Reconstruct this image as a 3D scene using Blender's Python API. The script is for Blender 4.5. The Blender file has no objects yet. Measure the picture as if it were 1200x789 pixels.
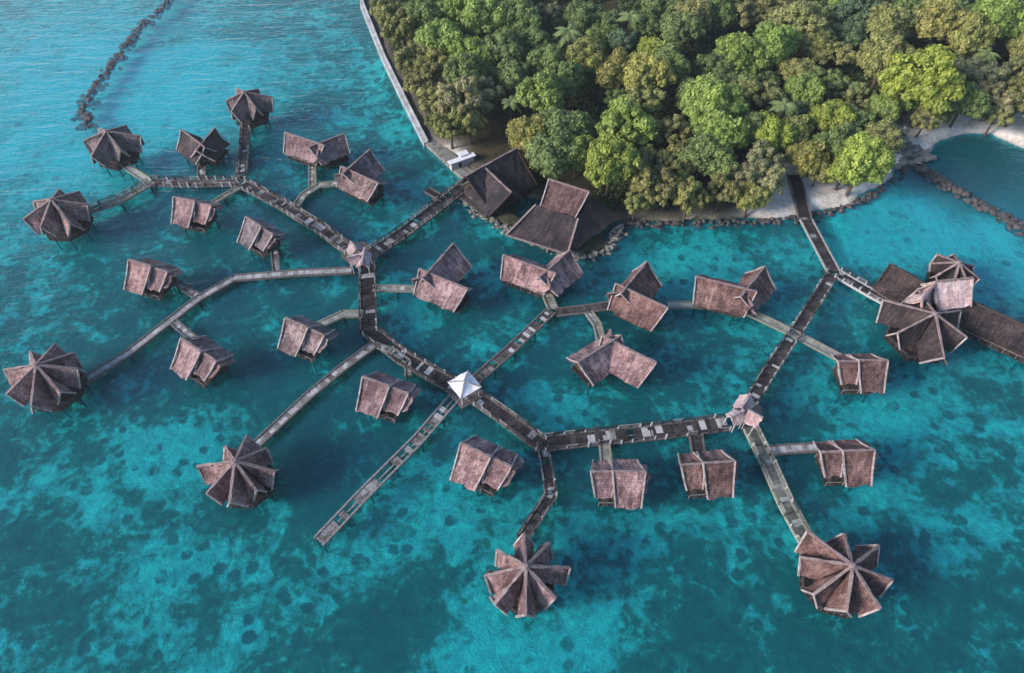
import bpy, math, random
import numpy as np
from mathutils import Vector, Matrix, noise
R = math.radians
rnd = random.Random(7)
sc = bpy.context.scene
COL = sc.collection

# ------------------------------------------------------------------ camera
H, PITCH, F, CX, CY = 100.0, 52.0, 800.0, 600.0, 394.5
cd = bpy.data.cameras.new('camera'); cam = bpy.data.objects.new('camera', cd); COL.objects.link(cam)
cam.location = (0, 0, H); cam.rotation_euler = (R(90-PITCH), 0, 0)
cd.lens = 24.0; cd.sensor_width = 36.0; cd.clip_end = 12000; cd.clip_start = 0.5
sc.camera = cam
_f = Vector((0, math.cos(R(PITCH)), -math.sin(R(PITCH)))); _u = Vector((0, math.sin(R(PITCH)), math.cos(R(PITCH)))); _x = Vector((1, 0, 0))
def P(px, py, z=0.0):
    d = _f + _x*((px-CX)/F) + _u*((CY-py)/F)
    return Vector((0, 0, H)) + d*((z-H)/d.z)
def S(py):                      # pixels per metre near the water at that height of the photograph
    return 8*(0.788+(py-CY)/F*0.616)

# ------------------------------------------------------------------ helpers
def tag(o, label=None, cat=None, group=None, kind=None):
    if label: o['label'] = label
    if cat: o['category'] = cat
    if group: o['group'] = group
    if kind: o['kind'] = kind
    return o
def empty(name, loc, rz=0):
    o = bpy.data.objects.new(name, None); COL.objects.link(o)
    o.location = loc; o.rotation_euler.z = rz; o.empty_display_size = .5
    return o
class MB:
    def __init__(s): s.v = []; s.f = []; s.uv = []; s.t = []; s.tone = 0.5
    def vert(s, p, uv=(0, 0)):
        s.v.append(tuple(p)); s.uv.append(uv); s.t.append(s.tone); return len(s.v)-1
    def box(s, c, ax, ay, az):   # centre and three half axes
        c = Vector(c); i = len(s.v)
        for k in (-1, 1):
            for j in (-1, 1):
                for h in (-1, 1):
                    s.vert(c+ax*h+ay*j+az*k, (h*ax.length, j*ay.length+k*az.length))
        s.f += [(i, i+2, i+3, i+1), (i+4, i+5, i+7, i+6), (i, i+1, i+5, i+4), (i+2, i+6, i+7, i+3), (i, i+4, i+6, i+2), (i+1, i+3, i+7, i+5)]
    def bar(s, a, b, w, h=None):
        a = Vector(a); b = Vector(b); d = b-a; L = d.length
        if L < 1e-5: return
        d = d/L; side = d.cross(Vector((0, 0, 1)))
        side = side.normalized() if side.length > .05 else Vector((1, 0, 0))
        up = side.cross(d).normalized(); h = h or w
        s.box((a+b)/2, d*(L/2), side*(w/2), up*(h/2))
    def cyl(s, a, b, r0, r1=None, n=8):
        a = Vector(a); b = Vector(b); r1 = r0 if r1 is None else r1
        d = (b-a).normalized(); e = d.cross(Vector((0, 0, 1)))
        e = e.normalized() if e.length > .05 else Vector((1, 0, 0)); g = d.cross(e)
        i = len(s.v)
        for k in range(n):
            t = 2*math.pi*k/n; o = e*math.cos(t)+g*math.sin(t)
            s.vert(a+o*r0); s.vert(b+o*r1)
        for k in range(n):
            j = (k+1) % n; s.f.append((i+2*k, i+2*j, i+2*j+1, i+2*k+1))
        s.f.append(tuple(i+2*k for k in range(n))[::-1]); s.f.append(tuple(i+2*k+1 for k in range(n)))
    def prism(s, pts, z0, z1):   # pts: xy polygon
        i = len(s.v); n = len(pts)
        for p in pts: s.vert((p[0], p[1], z0), (p[0], p[1]))
        for p in pts: s.vert((p[0], p[1], z1), (p[0], p[1]))
        s.f.append(tuple(range(i+n-1, i-1, -1))); s.f.append(tuple(range(i+n, i+2*n)))
        for k in range(n):
            j = (k+1) % n; s.f.append((i+k, i+j, i+n+j, i+n+k))
    def slope(s, r0, r1, e0, e1, sag=.25, th=.22, ns=8, nt=5, jit=.24, seed=0):
        """one roof slope between a ridge line r0-r1 and an eave line e0-e1, with thickness and worn edges"""
        q = random.Random(seed); r0, r1, e0, e1 = map(Vector, (r0, r1, e0, e1))
        ln = max((r1-r0).length, (e1-e0).length); dn = ((e0+e1)/2-(r0+r1)/2).length
        nrm = (r1-r0+e1-e0).cross((e0+e1)-(r0+r1))
        nrm = nrm.normalized() if nrm.length > 1e-6 else Vector((0, 0, 1))
        if nrm.z < 0: nrm = -nrm
        top = []; kk = min(1.0, dn/4.0); jit = jit*kk
        for i in range(ns+1):
            a = i/ns; row = []
            for j in range(nt+1):
                b = j/nt
                p = (r0*(1-a)+r1*a)*(1-b)+(e0*(1-a)+e1*a)*b
                p = p - nrm*(sag*math.sin(math.pi*b))
                n_ = noise.noise(Vector((p.x*.6+seed*3.1, p.y*.6, seed)))
                p = p + nrm*(n_*.3*kk)
                if j == nt: p = p+((p-((r0*(1-a)+r1*a))).normalized())*q.uniform(-jit*1.6, jit)
                if i in (0, ns) and 0 < j: p = p+((e1-e0).normalized() if (e1-e0).length > .01 else Vector())*q.uniform(-jit, jit)
                row.append((p, (a*ln, b*dn)))
            top.append(row)
        T = [[s.vert(p, uv) for p, uv in row] for row in top]
        B = [[s.vert(p-nrm*th, uv) for p, uv in row] for row in top]
        up = (Vector(top[1][0][0])-Vector(top[0][0][0])+Vector(top[ns][nt][0])-Vector(top[0][nt][0])).cross(Vector(top[0][nt][0])-Vector(top[0][0][0])).z > 0
        def q4(a, b, c, d): s.f.append((a, b, c, d) if up else (d, c, b, a))
        for i in range(ns):
            for j in range(nt):
                q4(T[i][j], T[i+1][j], T[i+1][j+1], T[i][j+1]); q4(B[i][j+1], B[i+1][j+1], B[i+1][j], B[i][j])
        for i in range(ns): q4(T[i][nt], T[i+1][nt], B[i+1][nt], B[i][nt]); q4(T[i+1][0], T[i][0], B[i][0], B[i+1][0])
        for j in range(nt): q4(T[0][j], T[0][j+1], B[0][j+1], B[0][j]); q4(T[ns][j+1], T[ns][j], B[ns][j], B[ns][j+1])
    def build(s, name, m, parent=None, smooth=False, org=None):
        me = bpy.data.meshes.new(name)
        me.from_pydata([(Vector(p)-org) if org is not None else p for p in s.v], [], s.f)
        uvl = me.uv_layers.new(name='UVMap')
        li = np.empty(len(me.loops), dtype=np.int32); me.loops.foreach_get('vertex_index', li)
        uvl.data.foreach_set('uv', np.array(s.uv, dtype=np.float32)[li].ravel())
        at = me.attributes.new('tone', 'FLOAT', 'POINT'); at.data.foreach_set('value', np.array(s.t, dtype=np.float32))
        me.materials.append(m)
        if smooth: me.polygons.foreach_set('use_smooth', [True]*len(me.polygons))
        me.update()
        o = bpy.data.objects.new(name, me); COL.objects.link(o)
        if parent is not None: o.parent = parent
        if org is not None and parent is None: o.location = org
        return o
def Z(v, z): return Vector((v[0], v[1], z))

# ------------------------------------------------------------------ materials
class N:
    def __init__(s, name):
        s.m = bpy.data.materials.new(name); s.m.use_nodes = True; s.t = s.m.node_tree; s.t.nodes.clear()
        s.out = s.t.nodes.new('ShaderNodeOutputMaterial')
    def n(s, typ, **kw):
        x = s.t.nodes.new('ShaderNode'+typ)
        ins = kw.pop('ins', {})
        for k, v in kw.items(): setattr(x, k, v)
        for k, v in ins.items():
            if isinstance(v, bpy.types.NodeSocket): s.t.links.new(v, x.inputs[k])
            else: x.inputs[k].default_value = v
        return x
    def math(s, op, a, b=0.0, c=0.0): return s.n('Math', operation=op, ins={0: a, 1: b, 2: c}).outputs[0]
    def ramp(s, fac, stops):
        r = s.n('ValToRGB', ins={0: fac}); cr = r.color_ramp
        while len(cr.elements) < len(stops): cr.elements.new(.5)
        for e, (p, c) in zip(cr.elements, stops):
            e.position = p; e.color = (*c, 1) if len(c) == 3 else c
        return r.outputs[0]
    def mix(s, f, a, b, mode='MIX'):
        x = s.n('Mix', data_type='RGBA', blend_type=mode)
        for k, v in ((0, f), (6, a), (7, b)):
            if isinstance(v, bpy.types.NodeSocket): s.t.links.new(v, x.inputs[k])
            else: x.inputs[k].default_value = v if not isinstance(v, tuple) or len(v) == 4 else (*v, 1)
        return x.outputs[2]
    def noise(s, vec, scale, detail=3, rough=.55, dist=0.0):
        return s.n('TexNoise', ins={'Vector': vec, 'Scale': scale, 'Detail': detail, 'Roughness': rough, 'Distortion': dist}).outputs[0]
    def pos(s): return s.n('NewGeometry').outputs['Position']
    def obj(s): return s.n('TexCoord').outputs['Object']
    def bsdf(s, col, rough=.8, bump=None, bd=.05, spec=.3):
        ins = {'Base Color': col if isinstance(col, bpy.types.NodeSocket) else (*col, 1), 'Roughness': rough, 'Specular IOR Level': spec}
        b = s.n('BsdfPrincipled', ins=ins)
        if bump is not None:
            bb = s.n('Bump', ins={'Height': bump, 'Distance': bd, 'Strength': 1.0}); s.t.links.new(bb.outputs[0], b.inputs['Normal'])
        return b.outputs[0]
    def done(s, sh): s.t.links.new(sh, s.out.inputs[0]); return s.m

def shingle_mat(name, dark, mid, pale, bias=0.0):
    k = N(name); uv = k.n('UVMap').outputs[0]; pos = k.pos()
    br = k.n('TexBrick', ins={'Vector': uv, 'Scale': 1.0, 'Color1': (.2, .2, .2, 1), 'Color2': (.95, .95, .95, 1), 'Mortar': (0, 0, 0, 1), 'Mortar Size': .02, 'Bias': 0.0, 'Brick Width': .55, 'Row Height': .42})
    big = k.noise(pos, .28, 4, .6); fine = k.noise(pos, 2.2, 4, .65)
    stn = k.noise(k.n('Mapping', ins={'Vector': uv, 'Scale': (1.6, .25, 1)}).outputs[0], 1.0, 4, .7)
    f = k.math('ADD', k.math('ADD', k.math('MULTIPLY', big, .9), k.math('MULTIPLY', fine, .5)), k.math('MULTIPLY', k.math('SUBTRACT', stn, .5), .8))
    f = k.math('ADD', f, -.13)
    f = k.math('ADD', k.math('ADD', f, k.math('MULTIPLY', br.outputs[0], .16)), bias-.12)
    c = k.ramp(f, [(.34, dark), (.52, mid), (.74, pale)])
    h = k.math('ADD', k.math('MULTIPLY', br.outputs[0], .7), fine)
    orn = k.n('ObjectInfo').outputs['Random']
    c = k.mix(1.0, c, k.ramp(orn, [(0, (.72, .72, .76)), (.35, (1.08, 1.0, .98)), (.7, (.9, .93, .97)), (1, (1.22, 1.17, 1.13))]), 'MULTIPLY')
    return k.done(k.bsdf(c, .85, h, .09, .25))
M_ROOF = shingle_mat('weathered_shingle', (.075, .05, .052), (.205, .132, .13), (.44, .31, .3))
M_ROOFD = shingle_mat('dark_thatch_and_shade', (.02, .018, .021), (.042, .034, .036), (.09, .07, .066), -.03)  # dark roofs; also carries painted shade on the pavilion's lower roof
M_ROOFB = shingle_mat('brown_shingle', (.05, .031, .028), (.125, .072, .064), (.27, .175, .155))
M_ROOFG = shingle_mat('grey_shingle', (.055, .047, .05), (.15, .118, .118), (.31, .25, .245))
M_ROOFW = shingle_mat('mixed_shingle', (.062, .046, .046), (.18, .128, .122), (.42, .315, .29))
M_ROOFK = shingle_mat('old_dark_shingle', (.018, .014, .015), (.038, .028, .028), (.09, .064, .058))
M_ROOFP = shingle_mat('pale_pink_shingle', (.3, .2, .19), (.48, .36, .35), (.66, .55, .54))
def plain(name, a, b, scale=1.2, rough=.8, bd=.03):
    k = N(name); p = k.pos(); n1 = k.noise(p, scale, 5, .65)
    return k.done(k.bsdf(k.ramp(n1, [(.3, a), (.7, b)]), rough, k.noise(p, scale*6, 3), bd))
M_CAP = plain('bleached_ridge_cap', (.13, .095, .09), (.33, .25, .235), 1.5)
M_BOARD = plain('pale_barge_board', (.16, .13, .12), (.50, .44, .42), 1.3)
M_WALL = plain('brown_timber_wall', (.03, .02, .016), (.075, .047, .035), 1.5)
M_POST = plain('dark_timber_post', (.035, .028, .025), (.09, .07, .06), 2.0)
M_PALEPOST = plain('bleached_post', (.3, .29, .28), (.6, .58, .56), 2.0)
M_GLASS = plain('dark_window_glass', (.02, .025, .03), (.03, .04, .05), 1, .15, .0)
M_WHITE = plain('white_canvas', (.62, .62, .66), (.85, .85, .88), 1.0, .6)
M_ROCK = plain('wet_rock', (.035, .033, .034), (.13, .12, .12), .9, .85, .2)
M_ROCKL = plain('lichen_rock', (.1, .1, .085), (.32, .31, .27), .8, .9, .2)
M_WALLC = plain('concrete_sea_wall', (.2, .21, .21), (.5, .51, .51), .5, .9)
M_BARK = plain('bark', (.05, .038, .028), (.14, .11, .09), 2, .9, .1)
def deck_mat(name, dark, mid, light):
    k = N(name); a = k.n('Attribute', attribute_name='tone').outputs['Fac']; p = k.pos()
    f = k.math('ADD', a, k.math('MULTIPLY', k.math('SUBTRACT', k.noise(p, 2.5, 5, .7), .5), .7))
    return k.done(k.bsdf(k.ramp(f, [(.15, dark), (.5, mid), (.9, light)]), .85, k.noise(p, 9, 3), .03))
M_DECK = deck_mat('weathered_boards', (.022, .019, .02), (.105, .092, .088), (.46, .465, .465))
M_DECKG = deck_mat('grey_green_boards', (.06, .062, .052), (.2, .2, .165), (.46, .47, .42))

# ground sheet: sea bed, shore and island floor
k = N('ground'); p = k.pos()
land = k.n('Attribute', attribute_name='land').outputs['Fac']; sand = k.n('Attribute', attribute_name='sand').outputs['Fac']
beach = k.n('Attribute', attribute_name='beach').outputs['Fac']
n1 = k.noise(p, .035, 6, .62, 1.2); n2 = k.noise(p, .17, 5, .6, .8); n3 = k.noise(p, .75, 4, .6)
f = k.math('ADD', k.math('MULTIPLY', k.math('SUBTRACT', n1, .5), 2.1), k.math('MULTIPLY', k.math('SUBTRACT', n2, .5), 2.0))
f = k.math('ADD', k.math('ADD', f, k.math('MULTIPLY', k.math('SUBTRACT', n3, .5), 1.05)), sand)
vor = k.n('TexVoronoi', ins={'Vector': p, 'Scale': .30, 'Randomness': 1.0})
wv = k.math('ADD', vor.outputs['Distance'], k.math('MULTIPLY', k.math('SUBTRACT', n3, .5), .35))
head = k.n('MapRange', ins={0: wv, 1: .26, 2: .36, 3: 1.0, 4: 0.0}).outputs[0]
head = k.math('MULTIPLY', head, k.n('MapRange', ins={0: n2, 1: .44, 2: .54, 3: 0.0, 4: .85}).outputs[0])
bed = k.ramp(f, [(.05, (.045, .065, .038)), (.32, (.08, .115, .07)), (.44, (.13, .17, .11)), (.51, (.28, .30, .23)), (.8, (.55, .54, .44))])
bed = k.mix(head, bed, (.035, .05, .035))
n4 = k.noise(p, .55, 5, .7, .6)
bed = k.mix(1.0, bed, k.ramp(n4, [(.3, (.5, .56, .56)), (.5, (1, 1, 1)), (.68, (1.5, 1.55, 1.4))]), 'MULTIPLY')
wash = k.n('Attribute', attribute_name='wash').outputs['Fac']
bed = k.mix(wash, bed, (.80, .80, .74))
soil = k.ramp(k.math('ADD', k.math('MULTIPLY', n2, .5), k.math('MULTIPLY', k.noise(p, 1.3, 5, .7), .5)), [(.35, (.018, .02, .012)), (.5, (.045, .045, .024)), (.68, (.13, .085, .05))])
bch = k.ramp(k.noise(p, .5, 5, .7), [(.3, (.5, .42, .34)), (.5, (.74, .69, .61)), (.7, (.84, .82, .77))])
soil = k.mix(beach, soil, bch)
M_GROUND = k.done(k.bsdf(k.mix(land, bed, soil), .95, k.math('ADD', n3, k.noise(p, 3.0, 4, .7)), .25, .1))

# water
k = N('lagoon_water'); p = k.pos()
mp = k.n('Mapping', ins={'Vector': p, 'Rotation': (0, 0, R(-12)), 'Scale': (.30, 1.0, 1.0)}).outputs[0]
w1 = k.noise(mp, .42, 3, .55, .6); w2 = k.noise(mp, 1.25, 3, .6, .4); w3 = k.noise(p, 2.2, 4, .65)
wind = k.n('Attribute', attribute_name='wind').outputs['Fac']
hh = k.math('ADD', k.math('MULTIPLY', w1, 1.1), k.math('ADD', k.math('MULTIPLY', w2, .42), k.math('MULTIPLY', w3, .2)))
hh = k.math('MULTIPLY', hh, wind)
bmp = k.n('Bump', ins={'Height': hh, 'Distance': .34, 'Strength': 1.0}).outputs[0]
inc = k.n('NewGeometry').outputs['Incoming']
dt = k.math('ABSOLUTE', k.n('VectorMath', operation='DOT_PRODUCT', ins={0: inc, 1: bmp}).outputs['Value'])
fr = k.math('ADD', .022, k.math('MULTIPLY', k.math('POWER', k.math('SUBTRACT', 1.0, k.math('MINIMUM', dt, 1.0)), 3.7), .95))   # reflectance from either side
tr = k.n('BsdfTransparent', ins={'Color': (.14, .865, .95, 1)}).outputs[0]
df = k.n('BsdfDiffuse', ins={'Color': (.014, .245, .345, 1), 'Normal': bmp}).outputs[0]
gl = k.n('BsdfGlossy', ins={'Color': (1, 1, 1, 1), 'Roughness': .06, 'Normal': bmp}).outputs[0]
body = k.n('MixShader', ins={0: .19, 1: tr, 2: df}).outputs[0]
M_WATER = k.done(k.n('MixShader', ins={0: fr, 1: body, 2: gl}).outputs[0])

# foliage (per tree colour from the object's own colour)
def leaf_mat(name, tl=.25):
    k = N(name); oc = k.n('ObjectInfo').outputs['Color']
    a = k.n('Attribute', attribute_name='tone').outputs['Fac']
    v = k.ramp(a, [(0, (1.15, 1.15, 1.0)), (.5, (1.8, 1.75, 1.4)), (1, (2.6, 2.4, 1.7))])
    c = k.mix(1.0, oc, v, 'MULTIPLY')
    b = k.bsdf(c, .55, None, .0, .35)
    t = k.n('BsdfTranslucent', ins={'Color': c}).outputs[0]
    return k.done(k.n('MixShader', ins={0: tl, 1: b, 2: t}).outputs[0])
M_LEAF = leaf_mat('foliage')

# ------------------------------------------------------------------ light
w = bpy.data.worlds.new('World'); sc.world = w; w.use_nodes = True
nt = w.node_tree; bg = nt.nodes['Background']; sky = nt.nodes.new('ShaderNodeTexSky')
sky.sky_type = 'NISHITA'; sky.sun_disc = False; SE, SR = 26, 249
sky.sun_elevation = R(SE); sky.sun_rotation = R(SR); sky.air_density = 1.0; sky.dust_density = 0.4; sky.ozone_density = 2.0
nt.links.new(sky.outputs[0], bg.inputs[0]); bg.inputs[1].default_value = .15
sd = bpy.data.lights.new('sun', 'SUN'); so = bpy.data.objects.new('sun', sd); COL.objects.link(so)
sd.energy = 4.1; sd.angle = R(20.0); sd.color = (1, .88, .83)
sv = Vector((math.sin(R(SR))*math.cos(R(SE)), math.cos(R(SR))*math.cos(R(SE)), math.sin(R(SE))))
so.rotation_euler = sv.to_track_quat('Z', 'Y').to_euler(); so.location = sv*300+Vector((0, 130, 0))
vs = sc.view_settings; vs.view_transform = 'Standard'; vs.look = 'None'; vs.gamma = 1; vs.exposure = 0.58
sc.render.engine = 'CYCLES'; cy = sc.cycles
cy.max_bounces = 6; cy.diffuse_bounces = 2; cy.glossy_bounces = 2; cy.transparent_max_bounces = 8; cy.transmission_bounces = 2
cy.use_denoising = True; cy.caustics_reflective = False; cy.caustics_refractive = False

# ------------------------------------------------------------------ ground sheet and water
ISL = [(428, -130), (424, 8), (450, 70), (476, 120), (500, 168), (532, 190), (552, 206), (590, 222), (640, 240), (690, 256), (722, 262), (760, 262),
       (830, 260), (900, 258), (950, 252), (1000, 240), (1040, 212), (1062, 196), (1078, 186), (1098, 172), (1128, 156), (1160, 160), (1190, 172), (1230, 182), (1400, 200), (1500, -130)]
ISLW = np.array([P(a, b)[:2] for a, b in ISL])
def sdist(X, Y, poly):
    n = len(poly); d = np.full(X.shape, 1e9); ins = np.zeros(X.shape, bool)
    for i in range(n):
        a = poly[i]; b = poly[(i+1) % n]; e = b-a; wx = X-a[0]; wy = Y-a[1]
        t = np.clip((wx*e[0]+wy*e[1])/(e@e), 0, 1); d = np.minimum(d, np.hypot(wx-t*e[0], wy-t*e[1]))
        c = ((a[1] > Y) != (b[1] > Y)) & (X < (b[0]-a[0])*(Y-a[1])/((b[1]-a[1])+1e-12)+a[0])
        ins ^= c
    return np.where(ins, d, -d)
def ldist(X, Y, line):
    d = np.full(X.shape, 1e9)
    for a, b in zip(line[:-1], line[1:]):
        e = b-a; t = np.clip(((X-a[0])*e[0]+(Y-a[1])*e[1])/(e@e), 0, 1); d = np.minimum(d, np.hypot(X-a[0]-t*e[0], Y-a[1]-t*e[1]))
    return d
BW_L = [(207, -12), (188, 10), (166, 28), (152, 48), (133, 72), (118, 92), (103, 112), (96, 130), (104, 150)]
BW_R = [(1066, 190), (1085, 203), (1110, 218), (1140, 236), (1170, 253), (1200, 269), (1245, 292)]
lw = lambda L: np.array([P(a, b)[:2] for a, b in L])
# broad light sand (+) and dark coral / grass (-) areas of the lagoon, plus sky sheen painted in at far upper left: pixel centre, radii in px, value
SAND_AND_SHEEN = [(60, 60, 150, 90, .40), (210, 95, 110, 50, .42), (300, 45, 120, 28, -.18), (160, 130, 90, 50, .32), (60, 160, 90, 80, .34), (380, 110, 80, 70, .02), (400, 40, 60, 60, .10),
        (60, 320, 110, 60, .10), (190, 520, 60, 40, .36), (175, 530, 46, 34, .3), (300, 420, 150, 90, -.14), (380, 500, 90, 90, -.10), (250, 300, 90, 60, -.12), (60, 560, 90, 60, .0),
        (230, 640, 60, 40, .14), (130, 690, 40, 40, .14), (60, 740, 100, 60, -.12), (300, 750, 160, 40, -.08), (480, 730, 80, 40, -.2), (500, 580, 70, 50, .26), (440, 640, 70, 50, .16), (470, 470, 60, 60, -.1),
        (610, 750, 110, 50, .5), (560, 770, 60, 40, .3), (690, 700, 40, 70, .34), (700, 620, 60, 24, .2), (790, 660, 40, 30, -.12), (800, 740, 120, 40, -.14), (800, 560, 60, 22, .0), (840, 605, 55, 26, .34), (880, 680, 40, 60, .12),
        (590, 440, 60, 50, .1), (480, 300, 60, 60, .05), (590, 270, 60, 40, .30), (540, 390, 60, 40, .08), (620, 500, 70, 50, -.05), (700, 470, 60, 40, .05), (830, 430, 60, 50, .12), (850, 290, 100, 30, .34), (760, 300, 70, 30, .34), (960, 280, 60, 30, .22),
        (1080, 270, 90, 50, .52), (1040, 240, 60, 40, .5), (1000, 310, 50, 40, .16), (1030, 490, 60, 50, .24), (1060, 470, 80, 60, .12), (1150, 470, 90, 80, .10), (1100, 560, 60, 40, .06), (1010, 590, 60, 34, .18), (1130, 640, 110, 90, -.02), (1160, 320, 70, 50, .45),
        (1140, 200, 90, 44, -1.0), (1180, 240, 70, 20, .0), (930, 560, 80, 60, -.08), (930, 740, 90, 40, -.04), (1100, 740, 90, 60, .04), (700, 420, 100, 60, -.06), (560, 330, 60, 60, -.02), (620, 285, 80, 22, -.4), (30, 450, 90, 80, .02)]
def grid_axis(lo, hi, step, far):
    a = list(np.arange(lo, hi+.01, step)); s = step
    while a[-1] < far: s *= 1.35; a.append(a[-1]+s)
    s = step
    while a[0] > -far: s *= 1.35; a.insert(0, a[0]-s)
    return np.array(a)
def fbm(X, Y, sc_, oct=3, seed=0):
    q = np.random.RandomState(seed); out = np.zeros(X.shape); a = 1
    for o in range(oct):
        for _ in range(5):
            th = q.uniform(0, 6.28); ph = q.uniform(0, 6.28); kf = sc_*2**o*q.uniform(.7, 1.4)
            out += a*.35*np.sin(kf*(X*math.cos(th)+Y*math.sin(th))+ph+1.3*np.sin(kf*.6*(Y*math.cos(th)-X*math.sin(th))))
        a *= .5
    return out
gx = grid_axis(-200, 200, 1.0, 4500); gy = grid_axis(0, 270, 1.0, 4500)
X, Y = np.meshgrid(gx, gy)
sdI = sdist(X, Y, ISLW)+fbm(X, Y, .35, 3, 3)*.8
rightpx = P(1020, 220)[0]
slopew = np.clip((X-P(930, 240)[0])/15, 0, 1)     # gentle sandy shelf on the right hand cove
dep = 1.2*(1-np.clip(-sdI/np.where(slopew > .5, 14, 4), 0, 1))-2.6
dep = np.where(sdI < 0, -2.6+2.3*np.exp(sdI/np.where(slopew > .5, 16.0, 3.5)), 0)
Hh = np.where(sdI > 0, np.minimum(1.3, -.3+.75*sdI)+np.clip((sdI-8)/60, 0, 1)*1.5, dep-.0) + fbm(X, Y, .12, 3, 9)*.16
sandv = np.zeros(X.shape)+.395
for (a, b, rx, ry, v) in SAND_AND_SHEEN:
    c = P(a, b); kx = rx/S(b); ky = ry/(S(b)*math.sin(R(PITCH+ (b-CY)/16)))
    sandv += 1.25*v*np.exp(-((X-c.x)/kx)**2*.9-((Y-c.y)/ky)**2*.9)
dl = ldist(X, Y, lw(BW_L)); dr = ldist(X, Y, lw(BW_R))
sandv += .25*np.exp(-(dl/7)**2)
for (a, b, rx, ry, v) in [(150, 505, 34, 20, .25), (225, 548, 20, 40, .3), (90, 610, 60, 26, .12), (560, 600, 40, 22, .14), (440, 560, 40, 24, .12), (745, 630, 40, 14, .2), (1010, 480, 40, 22, .2), (1040, 560, 30, 16, .2), (350, 660, 40, 22, .12), (690, 290, 50, 16, .2)]:
    c = P(a, b); sandv += v*np.exp(-(((X-c.x)*S(b)/rx)**2+((Y-c.y)*S(b)*.8/ry)**2)**2)
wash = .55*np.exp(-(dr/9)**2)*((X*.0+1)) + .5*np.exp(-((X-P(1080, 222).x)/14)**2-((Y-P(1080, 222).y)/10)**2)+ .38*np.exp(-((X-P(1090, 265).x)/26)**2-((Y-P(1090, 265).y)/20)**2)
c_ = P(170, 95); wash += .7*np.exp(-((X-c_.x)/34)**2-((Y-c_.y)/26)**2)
c_ = P(70, 40); wash += .4*np.exp(-((X-c_.x)/50)**2-((Y-c_.y)/50)**2)  # pale far-left water: sky reflection painted onto the bed
c_ = P(50, 190); wash += .28*np.exp(-((X-c_.x)/22)**2-((Y-c_.y)/25)**2)  # more sky paleness painted into the bed lower down
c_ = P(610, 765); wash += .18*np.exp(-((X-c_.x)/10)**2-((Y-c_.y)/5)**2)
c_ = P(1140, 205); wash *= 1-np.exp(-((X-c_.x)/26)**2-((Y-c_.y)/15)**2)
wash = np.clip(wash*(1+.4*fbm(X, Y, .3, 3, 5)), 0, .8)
beachv = np.zeros(X.shape)
for (a, b, rr, v) in [(950, 228, 9, 1.6), (965, 220, 9, 1.3), (905, 240, 5, 1.3), (1055, 168, 6, 1.1), (1060, 185, 8, .9), (1110, 150, 9, .7), (1180, 162, 8, 1.3), (1200, 165, 10, 1.2), (1150, 150, 6, .8), (1020, 215, 8, .4), (990, 236, 8, .5), (525, 180, 4, .7), (1085, 170, 7, .8), (1230, 175, 14, 1)]:
    c = P(a, b, 1); beachv += v*np.exp(-((X-c.x)/rr)**2-((Y-c.y)/rr)**2)
beachv = np.clip(beachv+.12*np.clip(1-np.abs(sdI-1)/4, 0, 1), 0, 1)
landv = np.clip((sdI+.2)/1.2, 0, 1)
wet = np.clip(1-np.abs(sdI)/2.2, 0, 1)*.8; sandv -= wet*.3*(1-slopew)
def sheet(name, X, Y, Zz, m, attrs):
    ny, nx = X.shape; me = bpy.data.meshes.new(name)
    co = np.stack([X, Y, Zz], -1).reshape(-1, 3).astype(np.float32)
    i = np.arange((ny-1)*(nx-1)); r_ = i//(nx-1); c = i % (nx-1); a = r_*nx+c
    q = np.stack([a, a+1, a+nx+1, a+nx], -1).astype(np.int32)
    me.vertices.add(len(co)); me.vertices.foreach_set('co', co.ravel())
    me.loops.add(q.size); me.loops.foreach_set('vertex_index', q.ravel())
    me.polygons.add(len(q)); me.polygons.foreach_set('loop_start', np.arange(0, q.size, 4, dtype=np.int32))
    me.polygons.foreach_set('use_smooth', np.ones(len(q), bool))
    for kx, v in attrs.items():
        at = me.attributes.new(kx, 'FLOAT', 'POINT'); at.data.foreach_set('value', v.ravel().astype(np.float32))
    me.materials.append(m); me.update(calc_edges=True)
    o = bpy.data.objects.new(name, me); COL.objects.link(o); return o
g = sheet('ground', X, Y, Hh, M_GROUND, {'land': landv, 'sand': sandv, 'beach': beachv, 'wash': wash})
tag(g, 'sea bed of sand and coral rising to the wooded island floor', 'ground', kind='structure')
wx = grid_axis(-220, 220, 5, 4500); wy = grid_axis(-20, 290, 5, 4500); WX, WY = np.meshgrid(wx, wy)
windv = .5+.6*np.clip((-(WX+12)/60), 0, 1)*np.clip((WY-20)/60, .25, 1)+.25*np.clip((WX-70)/50, 0, 1)
wo = sheet('water', WX, WY, WX*0, M_WATER, {'wind': windv*.95})
tag(wo, 'clear turquoise lagoon water round the stilt cottages', 'water', kind='structure')

def ground_z(x, y):
    i = min(max(np.searchsorted(gx, x), 0), len(gx)-1); j = min(max(np.searchsorted(gy, y), 0), len(gy)-1)
    return float(Hh[j, i])

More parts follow.
